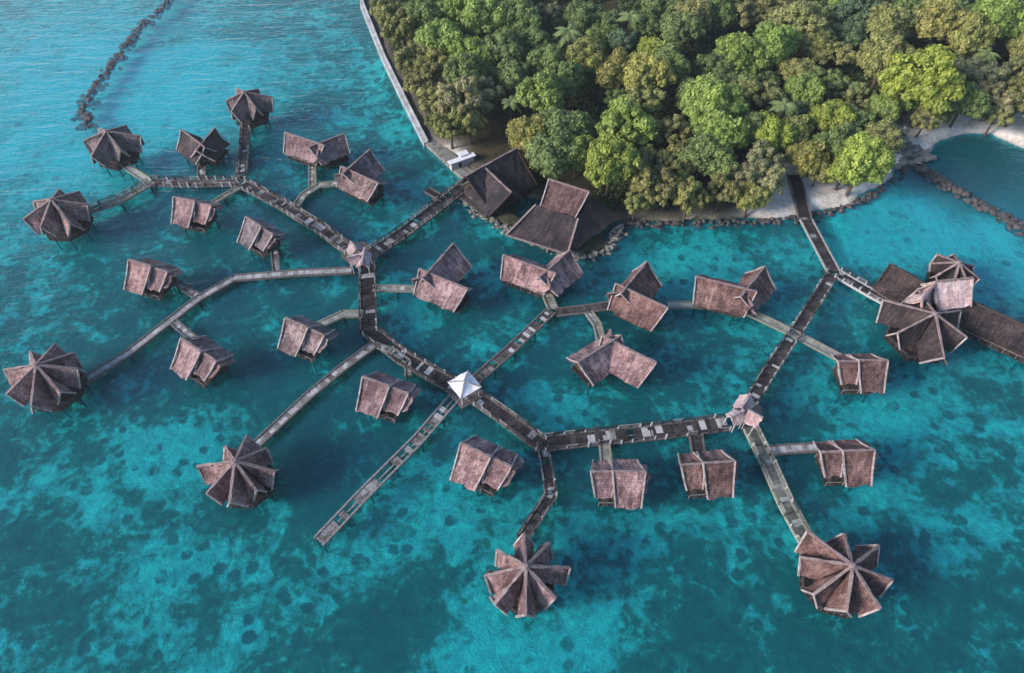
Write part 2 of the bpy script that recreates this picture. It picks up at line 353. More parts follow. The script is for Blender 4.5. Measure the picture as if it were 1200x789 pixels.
# ------------------------------------------------------------------ roofs and cottages
DECKZ = 1.05
seedc = [0]
def wing(parent, A, B, zr, ze, wl, wr, prow=.9, rm=None, walls=True, cap=True, boards=True, base=DECKZ, capm=None, boardm=None, sag=.3):
    """a gabled roof wing: ridge A-B (xy, local to parent), eaves wl to the left and wr to the right of A->B"""
    rm = rm or M_ROOF; seedc[0] += 1; sd_ = seedc[0]
    A = Vector((A[0], A[1], 0)); B = Vector((B[0], B[1], 0)); d = (B-A).normalized(); n = Vector((-d.y, d.x, 0)); L = (B-A).length
    za, zb = (zr if isinstance(zr, tuple) else (zr, zr))
    rA = Z(A-d*prow, za+prow*.25); rB = Z(B+d*prow, zb+prow*.25)
    mb = MB(); q = random.Random(sd_)
    for sgn, wd in ((1, wl), (-1, wr)):
        z_ = ze[0 if sgn > 0 else 1] if isinstance(ze, tuple) else ze
        ix = n*sgn*wd
        mb.slope(rA, rB, Z(A+ix, z_), Z(B+ix, z_), sag=sag, seed=sd_*2+(sgn > 0), ns=max(4, int(L)))
    ro = mb.build('roof', rm, parent)
    if cap:
        c = MB(); m_ = 6
        for i in range(m_):
            c.bar(rA.lerp(rB, i/m_)+Vector((0, 0, .1)), rA.lerp(rB, (i+1)/m_)+Vector((0, 0, .1)), .36+q.uniform(-.12, .12), .18)
        c.build('ridge_cap', capm or M_CAP, ro)
    if boards:
        for rp, e in ((rA, A), (rB, B)):
            for sgn, wd in ((1, wl), (-1, wr)):
                z_ = ze[0 if sgn > 0 else 1] if isinstance(ze, tuple) else ze
                b = MB(); ep = Z(e+n*sgn*wd, z_); md = rp.lerp(ep, .5)+Vector((0, 0, -.22))
                b.bar(rp+Vector((0, 0, .06)), md+Vector((0, 0, .1)), .22, .24); b.bar(md+Vector((0, 0, .1)), ep+Vector((0, 0, .04)), .22, .24)
                b.build('barge_board', boardm or M_BOARD, ro)
    if walls:
        ins = .85; a2 = A+d*ins; b2 = B-d*ins; l2 = wl-1.25; r2 = wr-1.25
        zl = (ze[0] if isinstance(ze, tuple) else ze)-.15; zr_ = (ze[1] if isinstance(ze, tuple) else ze)-.15; zt = min(za, zb)-1.2
        wmb = MB(); i = 0
        prof = [(l2, base), (l2, zl), (0, zt), (-r2, zr_), (-r2, base)]
        for e in (a2, b2):
            for o_, z_ in prof: wmb.vert(Z(e+n*o_, z_), (o_, z_))
        wmb.f += [(0, 1, 2, 3, 4), (9, 8, 7, 6, 5)]
        for j in range(5): wmb.f.append((j, 5+j, 5+(j+1) % 5, (j+1) % 5))
        wmb.build('wall', M_WALL, parent)
        for e, dd in ((a2, -d), (b2, d)):
            wn = MB(); c0 = Z(e+dd*.04, base+1.6)
            wn.box(c0, n*.75, dd*.03, Vector((0, 0, .55))); fo = wn.build('window', M_GLASS, parent)
            fr_ = MB()
            for sg in (-1, 1):
                fr_.box(c0+n*sg*.8, n*.06, dd*.06, Vector((0, 0, .67))); fr_.box(c0+Vector((0, 0, sg*.61)), n*.74, dd*.06, Vector((0, 0, .06)))
            fr_.build('frame', M_BOARD, fo)
    return ro
def stilt(parent, x, y, zt, r=.16, m=None):
    zb = -3.4
    b = MB(); b.cyl((x, y, zb), (x, y, zt), r, r*.9, 8); return b.build('stilt', m or M_POST, parent)
def platform(parent, c, d, hl, hw, z=DECKZ, rail=True, tone=.2, off=0.0):
    """rectangular deck: centre c, direction d, half length and width; with stilts and a railing"""
    d = d.normalized(); n = Vector((-d.y, d.x, 0)); mb = MB(); q = random.Random(int(c.x*7+c.y*13))
    x = -hl; 
    while x < hl-.05:
        wd = min(.5, hl-x); mb.tone = tone+q.uniform(-.15, .2)
        mb.box(Z(c+d*(x+wd/2), z-.07+off), d*(wd/2-.02), n*hw, Vector((0, 0, .06))); x += .5
    mb.tone = .2
    for sg in (-1, 1): mb.box(Z(c+n*sg*(hw-.3), z-.25+off), d*hl, n*.09, Vector((0, 0, .11)))
    dk = mb.build('deck', M_DECK, parent)
    if rail:
        rb = MB(); rb.tone = .6
        for sg in (-1, 1):
            for j in range(int(hl)+1):
                rb.bar(Z(c+d*(-hl+2*hl*j/max(1, int(hl)))+n*sg*(hw-.05), z), Z(c+d*(-hl+2*hl*j/max(1, int(hl)))+n*sg*(hw-.05), z+1), .1)
            rb.bar(Z(c-d*hl+n*sg*(hw-.05), z+1), Z(c+d*hl+n*sg*(hw-.05), z+1), .1)
        rb.build('railing', M_DECK, parent)
    for a in (-.85, 0, .85):
        for b_ in (-.8, .8): pt = c+d*a*hl+n*b_*hw; stilt(parent, pt.x, pt.y, z-.14)
    return dk

def loc_frame(root): return lambda v: Vector((v[0], v[1], 0))-Vector((root.location.x, root.location.y, 0))

def v_cottage(J, E1, E2, label, w1=(3.6, 3.6), w2=(3.6, 3.6), zr=6.0, ze=2.75, rm=None, rm2=None, group='two-winged stilt cottages', front=True):
    rm = rm or [M_ROOFW, M_ROOF, M_ROOFB][int(J[0]) % 3]; j = P(*J, zr); e1 = P(*E1, zr); e2 = P(*E2, zr); c = (j*2+e1+e2)/4
    root = empty('stilt_cottage', (c.x, c.y, 0)); tag(root, label, 'cottage', group)
    l = loc_frame(root); j, e1, e2 = l(j), l(e1), l(e2)
    d1 = (e1-j).normalized(); d2 = (e2-j).normalized(); w1 = tuple(v*.93 for v in w1); w2 = tuple(v*.93 for v in w2); e1 = j+(e1-j)*.95; e2 = j+(e2-j)*.95
    wing(root, j-d1*1.0, e1, zr, ze, *w1, rm=rm); wing(root, j-d2*1.2, e2, zr-.25, ze+.1, *w2, rm=rm2 or rm)
    platform(root, (j+e1)/2, d1, (e1-j).length/2, 2.4); platform(root, (j+e2)/2, d2, (e2-j).length/2, 2.3, off=.006, rail=False)
    if front:    # small porch roof over the entrance at the joint
        o = -(d1+d2).normalized() if (d1+d2).length > .2 else Vector((d1.y, -d1.x, 0))
        if o.y > 0 and False: o = -o
        wing(root, j, j+o*3.0, zr-1.0, ze+.3, 1.7, 1.7, walls=False, rm=rm, prow=.3, boards=False)
    return root

def block_cottage(px, py, ang, mirror, label, sc_=1.0, rm=None, group='single-ridge stilt cottages', big=(5.4, 5.9), small=(3.4, 4.2), zr=6.5, gap=.6):
    """ridge cottage with a long front slope beside a shorter, lower one. ang: ridge direction (deg), front faces the right of it"""
    sc_ *= .78; rm = rm or [M_ROOF, M_ROOFW, M_ROOF, M_ROOFB][(int(px)+int(py)) % 4]; c = P(px, py, 4.5); root = empty('stilt_cottage', (c.x, c.y, 0), R(ang)); tag(root, label, 'cottage', group)
    m = -1 if mirror else 1; L1, D1 = big[0]*sc_, big[1]*sc_; L2, D2 = small[0]*sc_, small[1]*sc_
    tot = L1+L2+gap; x0 = -tot/2-.0; bk = 4.9*sc_
    # local x along ridge, front = -y ; unmirrored: small block left, big block right
    def xr(a, b): return ((x0+a, x0+b) if m > 0 else (-x0-b, -x0-a))
    s0, s1 = xr(0, L2); b0, b1 = xr(L2+gap, tot); yo = .9*sc_
    wing(root, (b0, yo), (b1, yo), zr-.2, (3.5, 2.7), bk, D1, prow=.55, rm=rm, cap=True)
    wing(root, (s0, yo+.2), (s1, yo+.2), zr-.8, (3.5, 3.2), bk-.3, D2, prow=.75, rm=rm, cap=True)
    xe = max(b0, b1, s0, s1)      # low stepped end bay on the right of the cottage
    wing(root, (xe-.8, yo+.3), (xe+1.7*sc_, yo+.1), zr-1.25, (3.9, 3.7), bk-.9, 3.1*sc_, prow=.25, rm=rm, boards=False, walls=False, cap=False)
    platform(root, Vector((0, yo-(D1-bk)/2-.2, 0)), Vector((1, 0, 0)), tot/2-.7, (D1+bk)/2-1.3)
    return root

def star_cottage(px, py, Rr, rot, label, n=8, zr=8.2, rm=None, alt=.9, group='star-roofed stilt cottages'):
    Rr *= .90; c = P(px, py, zr); root = empty('star_cottage', (c.x, c.y, 0), R(rot)); tag(root, label, 'cottage', group)
    q = random.Random(int(px+py)); mb = MB(); caps = []; bds = []; apex = Vector((0, 0, zr)); st = 2*math.pi/n
    rad = [Rr*(1 if i % 2 == 0 else alt)*q.uniform(.88, 1.08) for i in range(n)]; hwf = [q.uniform(.28, .44)*(n/8 if n < 8 else 1) for i in range(n)]; dth = [q.uniform(-.09, .09) for i in range(n)]
    zend = [zr-2.1+q.uniform(-.25, .25) for i in range(n)]
    for i in range(n):
        th = i*st+dth[i]; pol = lambda r_, t, z_: Vector((r_*math.cos(t), r_*math.sin(t), z_))
        rend = pol(rad[i]*1.04, th, zend[i])
        for sg in (-1, 1):
            ec = pol(rad[i]*.96, th+sg*st*hwf[i], 2.95+.3*(i % 2)); vl = pol(Rr*.52, i*st+sg*st*.5, 3.7)
            mb.slope(apex, rend, vl, ec, sag=.08, seed=int(px)+i*2+sg, jit=.12, ns=7, nt=5)
            bds.append((rend, ec))
        caps.append((apex, rend))
    ro = mb.build('roof', rm or M_ROOF, root)
    for a, b in caps:
        cb = MB()
        for k_ in range(5): cb.bar(a.lerp(b, k_/5)+Vector((0, 0, .1)), a.lerp(b, (k_+1)/5)+Vector((0, 0, .1)), .38+q.uniform(-.12, .14), .18)
        cb.build('ridge_cap', M_CAP, ro)
    for a, b in bds:
        bb = MB(); bb.bar(a+Vector((0, 0, .03)), b+Vector((0, 0, .06)), .26, .24); bb.build('barge_board', M_BOARD, ro)
    fb = MB(); fb.cyl((0, 0, zr-.2), (0, 0, zr+.35), .55, .3, 8); fb.build('finial', M_CAP, root)
    ring = lambda r_: [(r_*math.cos(i*st+st/2), r_*math.sin(i*st+st/2)) for i in range(n)]
    wb = MB(); wb.prism(ring(Rr*.46), DECKZ, 4.2); wb.build('wall', M_WALL, root)
    db = MB(); db.tone = .12; db.prism(ring(Rr*.78), DECKZ-.2, DECKZ-.01); db.build('deck', M_DECK, root)
    rb = MB(); rb.tone = .35; pts = ring(Rr*.76)
    for a, b in zip(pts, pts[1:]+pts[:1]):
        rb.bar((a[0], a[1], DECKZ+1), (b[0], b[1], DECKZ+1), .12); rb.bar((a[0], a[1], DECKZ+.5), (b[0], b[1], DECKZ+.5), .07)
        for t in range(4): rb.bar((a[0]+(b[0]-a[0])*t/4, a[1]+(b[1]-a[1])*t/4, DECKZ), (a[0]+(b[0]-a[0])*t/4, a[1]+(b[1]-a[1])*t/4, DECKZ+1), .12)
    rb.build('railing', M_DECK, root)
    for a in ring(Rr*.62): stilt(root, a[0], a[1], DECKZ-.2)
    for i in range(n):
        th = i*st; d = Vector((math.cos(th), math.sin(th), 0)); s_ = Vector((-d.y, d.x, 0)); c0 = d*(Rr*.46*math.cos(st/2)+.03)+Vector((0, 0, DECKZ+1.4))
        wn = MB(); wn.box(c0, s_*.7, d*.03, Vector((0, 0, .6))); wn.build('window', M_GLASS, root)
    return root

# star roofs
star_cottage(42, 428, 6.9, 2, 'star-roofed cottage at the seaward end of the long pale left walkway', n=8)
star_cottage(275, 541, 6.4, 0, 'star-roofed cottage below the diagonal walkway, bright sand patch on its left')
star_cottage(616, 664, 6.3, 4, 'star-roofed cottage at the bottom with clearly separate spread gables', alt=.95)
star_cottage(999, 663, 7.0, 30, 'brown star-roofed cottage at the end of the bottom right walkway', rm=M_ROOFB)
star_cottage(60, 234, 7.0, 8, 'weathered star-roofed cottage joined to the faint grey walkway, upper left', n=7)
star_cottage(124, 154, 6.7, 12, 'star-roofed cottage just below the end of the sunken rock breakwater', n=6, rm=M_ROOFG)
star_cottage(286, 108, 6.0, 6, 'star-roofed cottage farthest from the others, at the top of a straight walkway', n=6, rm=M_ROOFG)
# V shaped cottages
v_cottage((235, 170), (214, 154), (250, 152), 'dark-roofed cottage between two star-roofed cottages at the upper left', rm=M_ROOFD, w1=(3.4, 3.4), w2=(3.4, 3.4), front=False)
v_cottage((372, 169), (336, 157), (401, 158), 'two-winged cottage with one pink wing and one dark wing, short path below', rm=M_ROOF, rm2=M_ROOFG, w1=(3.3, 3.8))
v_cottage((408, 199), (432, 178), (441, 214), 'L-shaped cottage at the end of the curved footbridge, pale edged roof', w1=(1.8, 4.5), w2=(4.4, 3.6))
v_cottage((502, 320), (530, 288), (545, 338), 'L-shaped cottage with a dark inner slope and pale joint, right of the trunk walkway', w1=(2.2, 5.0), w2=(3.2, 4.2), rm=M_ROOF)
v_cottage((640, 318), (592, 301), (666, 295), 'broad two-winged cottage below the rock-walled pond', w1=(3.2, 4.6), w2=(3.0, 4.4))
v_cottage((733, 338), (757, 309), (780, 360), 'L-shaped brown cottage straddling the top middle walkway', w1=(2.4, 4.6), w2=(3.0, 4.4), rm=M_ROOFB)
v_cottage((718, 400), (680, 424), (766, 424), 'V-shaped cottage with two wings opening downwards like a chevron', w1=(3.8, 4.0), w2=(2.8, 4.6))
v_cottage((874, 340), (818, 326), (895, 314), 'ragged dark brown two-winged cottage above the thin cream walkway', w1=(4.2, 4.8), w2=(3.0, 4.0), rm=M_ROOFB)
# single ridge cottages: mirrored = long slope on the left
block_cottage(566, 544, -27, True, 'pink-roofed cottage in the middle below the white canopy crossing')
block_cottage(450, 462, -22, True, 'pink-roofed cottage tucked in the angle of the dark trunk walkway', sc_=.95)
block_cottage(356, 393, -27, True, 'pink-roofed cottage on the short curved spur left of the trunk walkway', sc_=.93)
block_cottage(232, 420, -34, True, 'grey-backed cottage hanging below the long pale left walkway', sc_=.97)
block_cottage(174, 322, -20, True, 'cottage on the short spur above the long pale left walkway', sc_=.96)
block_cottage(226, 246, -15, True, 'cottage below the upper left walkway with three stepped roof slopes', sc_=.93, gap=.8)
block_cottage(303, 274, -38, True, 'cottage with a pale whitish slope and blue-grey back slope above the long left walkway', sc_=.88, rm=M_ROOFG)
block_cottage(724, 564, -1, False, 'square cottage on a short spur under the lower walkway, left one of the pair', sc_=.92)
block_cottage(829, 554, 4, False, 'square cottage under the lower walkway, right one of the pair, beside the pink gazebo', sc_=.92)
block_cottage(991, 540, 2, False, 'cottage at the end of the short pale plank bridge', sc_=.92)
block_cottage(1009, 434, 0, False, 'cottage at the lower end of the green-grey walkway crossing, below the stilt complex', sc_=.92, rm=M_ROOFB)

# ------------------------------------------------------------------ stilt complex complex on the right
def hall(A, B, zr, ze, wl, wr, label, name='stilt_hall', cat='hall', rm=None, base=DECKZ, prow=.6, group=None, extra=None, capm=None, boardm=None, boards=True, plat=True):
    a = P(*A, zr); b = P(*B, zr); c = (a+b)/2; root = empty(name, (c.x, c.y, 0)); tag(root, label, cat, group)
    l = loc_frame(root); a, b = l(a), l(b)
    wing(root, a, b, zr, ze, wl, wr, prow=prow, rm=rm, capm=capm, boardm=boardm, boards=boards, base=base)
    if plat: platform(root, Vector((0, 0, 0)), b-a, (b-a).length/2+.3, (wl+wr)/2)
    return root, a, b
hall((1046, 312), (1100, 343), 5.6, 3.2, 3.6, 5.2, 'long dark gabled hall running from the cream-edged walkway into the stilt complex', rm=M_ROOFK, capm=M_POST, boardm=M_WALL, group='halls of the stilt complex')
hall((1126, 349), (1225, 393), 5.2, 3.0, 3.4, 4.6, 'long dark gabled hall reaching out of the right edge of the photo', rm=M_ROOFK, capm=M_POST, boardm=M_WALL, group='halls of the stilt complex')
r_, a_, b_ = hall((1098, 331), (1136, 327), 9.0, 5.6, 2.6, 3.8, 'central stilt complex hall with a bright pale pink roof', rm=M_ROOFP, group='halls of the stilt complex')
wing(r_, a_, a_+Vector((-3.4, -3.2, 0)), 8.6, 5.4, 1.6, 2.0, rm=M_ROOFP, walls=False)
star_cottage(1124, 308, 5.2, 20, 'dark ragged round-roofed pavilion behind the pale pink roof', rm=M_ROOFK, zr=6.6, group='pavilions of the stilt complex')
star_cottage(1096, 368, 8.2, 24, 'large dark many-gabled pavilion in front of the pale pink roof', n=6, rm=M_ROOFK, zr=8.4, group='pavilions of the stilt complex')
# ------------------------------------------------------------------ shore pavilions
r_, a_, b_ = hall((646, 212), (687, 225), 9.0, 6.2, 3.2, 5.2, 'great brown-roofed pavilion beside the pond, right of the dark shore hall', name='shore_pavilion', cat='pavilion', rm=M_ROOFB, base=.8)
dd = (b_-a_).normalized(); nn = Vector((-dd.y, dd.x, 0))
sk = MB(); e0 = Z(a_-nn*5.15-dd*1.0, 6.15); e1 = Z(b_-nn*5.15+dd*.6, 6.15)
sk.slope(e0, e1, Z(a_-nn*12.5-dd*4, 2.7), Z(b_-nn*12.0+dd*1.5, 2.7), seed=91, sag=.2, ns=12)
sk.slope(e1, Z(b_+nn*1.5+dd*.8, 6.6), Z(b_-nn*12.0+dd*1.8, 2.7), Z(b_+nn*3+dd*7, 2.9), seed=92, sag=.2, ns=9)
so_ = sk.build('lower_roof', M_ROOFD, r_)  # shade of the front slope put into its colour by darker roofing
cb = MB(); cb.bar(e1+Vector((0, 0, .12)), Z(b_-nn*12.3+dd*1.6, 2.9), .4, .2); cb.build('ridge_cap', M_CAP, so_)
cb = MB(); cb.bar(e0+Vector((0, 0, .12)), Z(a_-nn*12.5-dd*4, 2.9), .4, .2); cb.build('ridge_cap', M_CAP, so_)
cb = MB(); cb.bar(Z(a_-nn*12.6-dd*4, 2.75), Z(b_-nn*12.1+dd*1.5, 2.75), .4, .2); cb.build('eave_board', M_CAP, so_)
r_, a_, b_ = hall((548, 206), (603, 176), 8.5, 3.6, 4.0, 7.5, 'dark-roofed shore hall with a pale diagonal ridge at the island end of the walkway', name='shore_pavilion', cat='pavilion', rm=M_ROOFD, boardm=M_WALL, base=.8)
m_ = a_.lerp(b_, .35); dd = (b_-a_).normalized(); nn = Vector((-dd.y, dd.x, 0))
wing(r_, m_, m_-nn*9+dd*-1.0, 8.0, 3.8, 4.6, 5.2, rm=M_ROOFD, walls=False, boardm=M_WALL)
# ------------------------------------------------------------------ gazebos
def gazebo(px, py, s, zr, ze, rot, m, label, z0=DECKZ, kind='hip'):
    c = P(px, py, zr); root = empty('gazebo', (c.x, c.y, 0), R(rot)); tag(root, label, 'gazebo')
    mb = MB(); cs = [(-s, -s), (s, -s), (s, s), (-s, s)]
    for a, b in zip(cs, cs[1:]+cs[:1]): mb.slope((0, 0, zr), (0, 0, zr-.001), (a[0], a[1], ze), (b[0], b[1], ze), sag=.1, seed=int(px+py)+a[0] > 0, ns=6, nt=4, jit=.06, th=.12)
    ro = mb.build('roof', m, root)
    cb = MB()
    for a in cs: cb.bar((0, 0, zr+.08), (a[0], a[1], ze+.08), .22, .12)
    cb.build('ridge_cap', M_BOARD, ro)
    for a in cs:
        p_ = MB(); p_.cyl((a[0]*.8, a[1]*.8, z0-.1), (a[0]*.8, a[1]*.8, ze+.25), .11); p_.build('post', M_PALEPOST, root)
    d_ = MB(); d_.tone = .5; d_.box((0, 0, z0-.02), Vector((s*1.05, 0, 0)), Vector((0, s*1.05, 0)), Vector((0, 0, .1))); d_.build('deck', M_DECK, root)
    for a in cs: stilt(root, a[0]*.95, a[1]*.95, z0-.12)
    return root
gazebo(544, 447, 2.1, 4.9, 3.9, 35, M_WHITE, 'white square canopy over the crossing of the two diagonal walkways')
def cluster(spots, cx, cy, label, m):
    c = P(cx, cy, 0); root = empty('gazebo', (c.x, c.y, 0)); tag(root, label, 'gazebo'); l = loc_frame(root)
    for (A, B, wd) in spots:
        a = l(P(*A, 4.8)); b = l(P(*B, 4.8)); wing(root, a, b, 4.8, 3.5, wd, wd, prow=.25, rm=m, walls=False, boards=False, sag=.1, capm=M_BOARD)
        d = (b-a).normalized(); n = Vector((-d.y, d.x, 0))
        for e in (a+d*.3, b-d*.3):
            for sg in (-1, 1):
                q_ = e+n*sg*wd*.75; pb = MB(); pb.cyl((q_.x, q_.y, DECKZ-.1), (q_.x, q_.y, 3.8), .1); pb.build('post', M_PALEPOST, root)
    allp = [l(P(*s_[0], 1.5)) for s_ in spots]+[l(P(*s_[1], 1.5)) for s_ in spots]
    rr = max(p_.xy.length for p_ in allp)*.85
    db = MB(); db.tone = .45; db.prism([(rr*math.cos(i*math.pi/4+.4), rr*math.sin(i*math.pi/4+.4)) for i in range(8)], DECKZ-.16, DECKZ+.04); db.build('deck', M_DECK, root)
    for i in range(6): stilt(root, rr*.8*math.cos(i*1.047), rr*.8*math.sin(i*1.047), DECKZ-.15)
    return root
cluster([((858, 488), (870, 482), 1.3), ((870, 476), (878, 463), 1.4), ((878, 482), (892, 490), 1.5)], 874, 486, 'pink three-gabled gazebo where the lower walkway meets the two right-hand walkways', M_ROOFP)
cluster([((411, 284), (417, 292), 1.5), ((408, 302), (420, 299), 1.2), ((424, 308), (427, 292), 1.3)], 419, 300, 'pink gabled gazebo at the top of the dark trunk walkway', M_ROOFP)
# white landing kiosk by the shore
c = P(541, 187, 2.5); ks = empty('kiosk', (c.x, c.y, 0), R(30)); ks.scale = (.72, .72, .8); tag(ks, 'small white flat-roofed kiosk on the tip of the sea wall', 'kiosk')
b = MB(); b.box((0, 0, 3.4), Vector((4.6, 0, 0)), Vector((0, 1.0, 0)), Vector((0, 0, .12))); b.box((1.4, 1.6, 3.8), Vector((1.6, 0, 0)), Vector((0, 1.1, 0)), Vector((0, 0, .12))); b.build('roof', M_WHITE, ks)
b = MB(); b.box((0, 0, 2.0), Vector((4.0, 0, 0)), Vector((0, .8, 0)), Vector((0, 0, 1.2))); b.box((1.4, 1.6, 2.3), Vector((1.3, 0, 0)), Vector((0, .8, 0)), Vector((0, 0, 1.3))); b.build('wall', M_PALEPOST, ks)
b = MB(); b.box((-1, -.82, 1.9), Vector((.5, 0, 0)), Vector((0, .04, 0)), Vector((0, 0, .95))); b.build('door', M_WALL, ks)

# ------------------------------------------------------------------ walkways
def walkway(pts, width, light, label, m=None, z=DECKZ, gaps=0.0, rails=True, light2=.25, seed=1, beams=.5, name='walkway', posts=None, group='plank walkways over the lagoon'):
    W = [P(a, b, z) for a, b in pts]; c = W[0]; root = empty(name, (c.x, c.y, 0)); tag(root, label, 'walkway', group)
    l = loc_frame(root); W = [l(v) for v in W]; q = random.Random(seed*17+int(pts[0][0])); m = m or M_DECK; width *= .74; gaps = max(gaps, .05 if rails else 0)
    db = MB(); bm = MB(); rl = [MB(), MB()]; bm.tone = beams
    for i, (a, b) in enumerate(zip(W[:-1], W[1:])):
        L = (b-a).length; d = (b-a)/L; n = Vector((-d.y, d.x, 0)); hw = width/2; x = 0.0; zo = i*.004
        if i: x = -hw*.35
        while x < L:
            pl = min(q.uniform(.35, 1.3), L-x); kind = q.random()
            if kind < gaps and x > 1 and x+pl < L-1: x += pl; continue
            tone = (q.uniform(.6, .98) if q.random() < light*.75 else light2+q.uniform(-.12, .16))
            y0, y1 = (-hw, hw)
            if q.random() < .85: y0, y1 = (-hw, hw*q.uniform(.1, .6)) if q.random() < .5 else (hw*-q.uniform(.1, .6), hw)
            s_ = x
            while s_ < x+pl-.02:
                bw = min(.26, x+pl-s_); 
                for (u0, u1, tt) in ((-hw, y0, light2), (y0, y1, tone), (y1, hw, light2)):
                    if u1-u0 < .05: continue
                    db.tone = tt+q.uniform(-.06, .06)
                    db.box(Z(a+d*(s_+bw/2)+n*((u0+u1)/2), z-.06-zo+q.uniform(-.008, .008)), d*(bw/2-.015), n*((u1-u0)/2-.01), Vector((0, 0, .04)))
                s_ += .26
            x += pl
        for sg in (-1, 1):
            bm.box(Z((a+b)/2+n*sg*(hw+.08), z-.06-zo), d*(L/2+.1), n*.15, Vector((0, 0, .2)))
        bm.box(Z((a+b)/2, z-.33-zo), d*(L/2), n*.12, Vector((0, 0, .14)))
        k_ = max(1, int(L/1.7))
        for j in range(k_+1):
            p_ = a+d*(L*j/k_)
            for si, sg in enumerate((-1, 1)):
                if rails:
                    rl[si].tone = q.choice([.1, .3, .85, .9]) if posts is None else posts
                    pp = p_+n*sg*(hw+.12); rl[si].bar(Z(pp, z-.3), Z(pp, z+q.uniform(.85, 1.1)), q.uniform(.16, .3))
                    if j < k_:
                        rl[si].tone = q.choice([.15, .35, .6]); p2 = a+d*(L*(j+1)/k_)+n*sg*(hw+.12)
                        rl[si].bar(Z(pp, z+.95), Z(p2, z+.95), .15)
                        rl[si].bar(Z(pp, z+.5), Z(p2, z+.5), .07)
        k_ = max(1, int(L/5))
        for j in range(k_+(i == len(W)-2)):
            for sg in (-1, 1):
                p_ = a+d*(L*j/k_)+n*sg*(hw-.15); stilt(root, p_.x, p_.y, z-.2, .14)
    db.build('deck', m, root); bm.build('edge_beam', m, root)
    if rails:
        for r__ in rl: r__.build('railing', m, root)
    return root
G = M_DECKG
walkway([(80, 458), (150, 414), (196, 378), (232, 350), (274, 326)], 1.9, .5, 'long pale walkway from the left star-roofed cottage rising to the bend', m=None, light2=.72, rails=False, seed=1)
walkway([(274, 326), (345, 320), (412, 317)], 1.9, .4, 'pale level walkway from the bend to the pink gazebo', light2=.74, rails=False, seed=2)
walkway([(200, 326), (232, 348)], 1.6, .6, 'short pale spur from the long left walkway up to its upper cottage', light2=.6, rails=False, seed=3)
walkway([(204, 378), (230, 400)], 1.6, .8, 'short pale spur from the long left walkway down to its lower cottage', light2=.6, rails=False, seed=4)
walkway([(130, 178), (152, 198), (176, 213)], 1.9, .7, 'cream footbridge from the breakwater cottage to the upper left walkway', m=G, light2=.85, rails=False, seed=5)
walkway([(176, 214), (232, 215), (282, 214)], 2.6, .2, 'dull level walkway across the upper left between the cream footbridge and the junction', light2=.38, seed=6)
walkway([(96, 250), (140, 235), (176, 215)], 2.2, .2, 'faint broken grey walkway to the weathered star-roofed cottage at the upper left', m=G, gaps=.12, light2=.45, seed=7)
walkway([(283, 212), (286, 180), (290, 128)], 2.3, .35, 'straight walkway up to the farthest star-roofed cottage', light2=.35, seed=8)
walkway([(236, 212), (236, 178)], 2.0, .2, 'short spur to the dark-roofed cottage at the upper left', light2=.35, rails=False, seed=9)
walkway([(283, 218), (262, 230), (240, 244)], 1.5, .2, 'thin spur from the upper junction to the cottage with stepped slopes', m=G, light2=.4, rails=False, seed=10)
walkway([(283, 215), (330, 240), (375, 268), (410, 294)], 3.0, .3, 'broad dark walkway from the upper junction down to the pink gazebo', light2=.28, seed=11)
walkway([(344, 245), (356, 228), (374, 217), (404, 214)], 1.8, .25, 'curved footbridge to the pale edged L-shaped cottage', m=G, light2=.4, rails=False, seed=12)
walkway([(366, 218), (366, 194)], 1.8, .3, 'tiny path up to the pink and dark two-winged cottage', m=G, light2=.4, rails=False, seed=13)
walkway([(324, 317), (320, 284)], 1.6, .4, 'short spur from the pale level walkway to the whitish sloped cottage', light2=.5, rails=False, seed=14)
walkway([(432, 300), (470, 275), (500, 252), (544, 218)], 3.6, .22, 'broad dark walkway from the pink gazebo to the island shore', light2=.2, seed=15)
walkway([(544, 218), (560, 206), (600, 182)], 2.6, .1, 'brown walkway under the trees past the dark shore hall', light2=.5, m=G, rails=False, z=3.0, seed=16)
walkway([(430, 306), (431, 345), (432, 388)], 3.8, .18, 'dark trunk walkway running straight down from the pink gazebo', light2=.16, seed=17)
walkway([(433, 388), (470, 418), (505, 438), (538, 457)], 3.4, .25, 'dark trunk walkway slanting down to the white canopy', light2=.16, gaps=.05, seed=18)
walkway([(552, 462), (590, 488), (634, 521)], 3.2, .25, 'dark broken walkway from the white canopy down to the lower junction', light2=.2, gaps=.12, seed=19)
walkway([(437, 338), (465, 338), (504, 339)], 1.7, .3, 'short level spur to the L-shaped cottage with a dark inner slope', m=G, light2=.5, rails=False, seed=20)
walkway([(425, 368), (402, 368), (372, 382)], 1.9, .6, 'short curved spur to the left of the trunk walkway', m=G, light2=.6, rails=False, seed=21)
walkway([(438, 404), (400, 432), (360, 465), (296, 525)], 1.9, .5, 'diagonal pale walkway to the star-roofed cottage beside the bright sand', light2=.62, rails=False, seed=22)
walkway([(440, 404), (462, 412), (478, 424), (478, 440)], 1.1, .3, 'thin hooked side path in the angle of the trunk walkway', m=G, light2=.5, rails=False, seed=23)
walkway([(374, 634), (430, 575), (490, 515), (539, 458)], 2.4, .42, 'open-ended jetty of pale slabs and dark gaps reaching into the lagoon', light2=.55, gaps=.38, beams=.62, rails=False, seed=24)
walkway([(552, 450), (600, 408), (646, 364)], 2.4, .35, 'narrow jetty-like walkway climbing from the white canopy to the broad two-winged cottage', light2=.35, gaps=.25, beams=.5, rails=False, seed=25)
walkway([(648, 362), (638, 338)], 2.2, .4, 'short landing below the broad two-winged cottage', m=G, light2=.5, rails=False, seed=26)
walkway([(652, 366), (690, 362), (726, 356)], 2.2, .05, 'dark blue-grey walkway left of the straddling brown cottage', light2=.3, rails=False, seed=27)
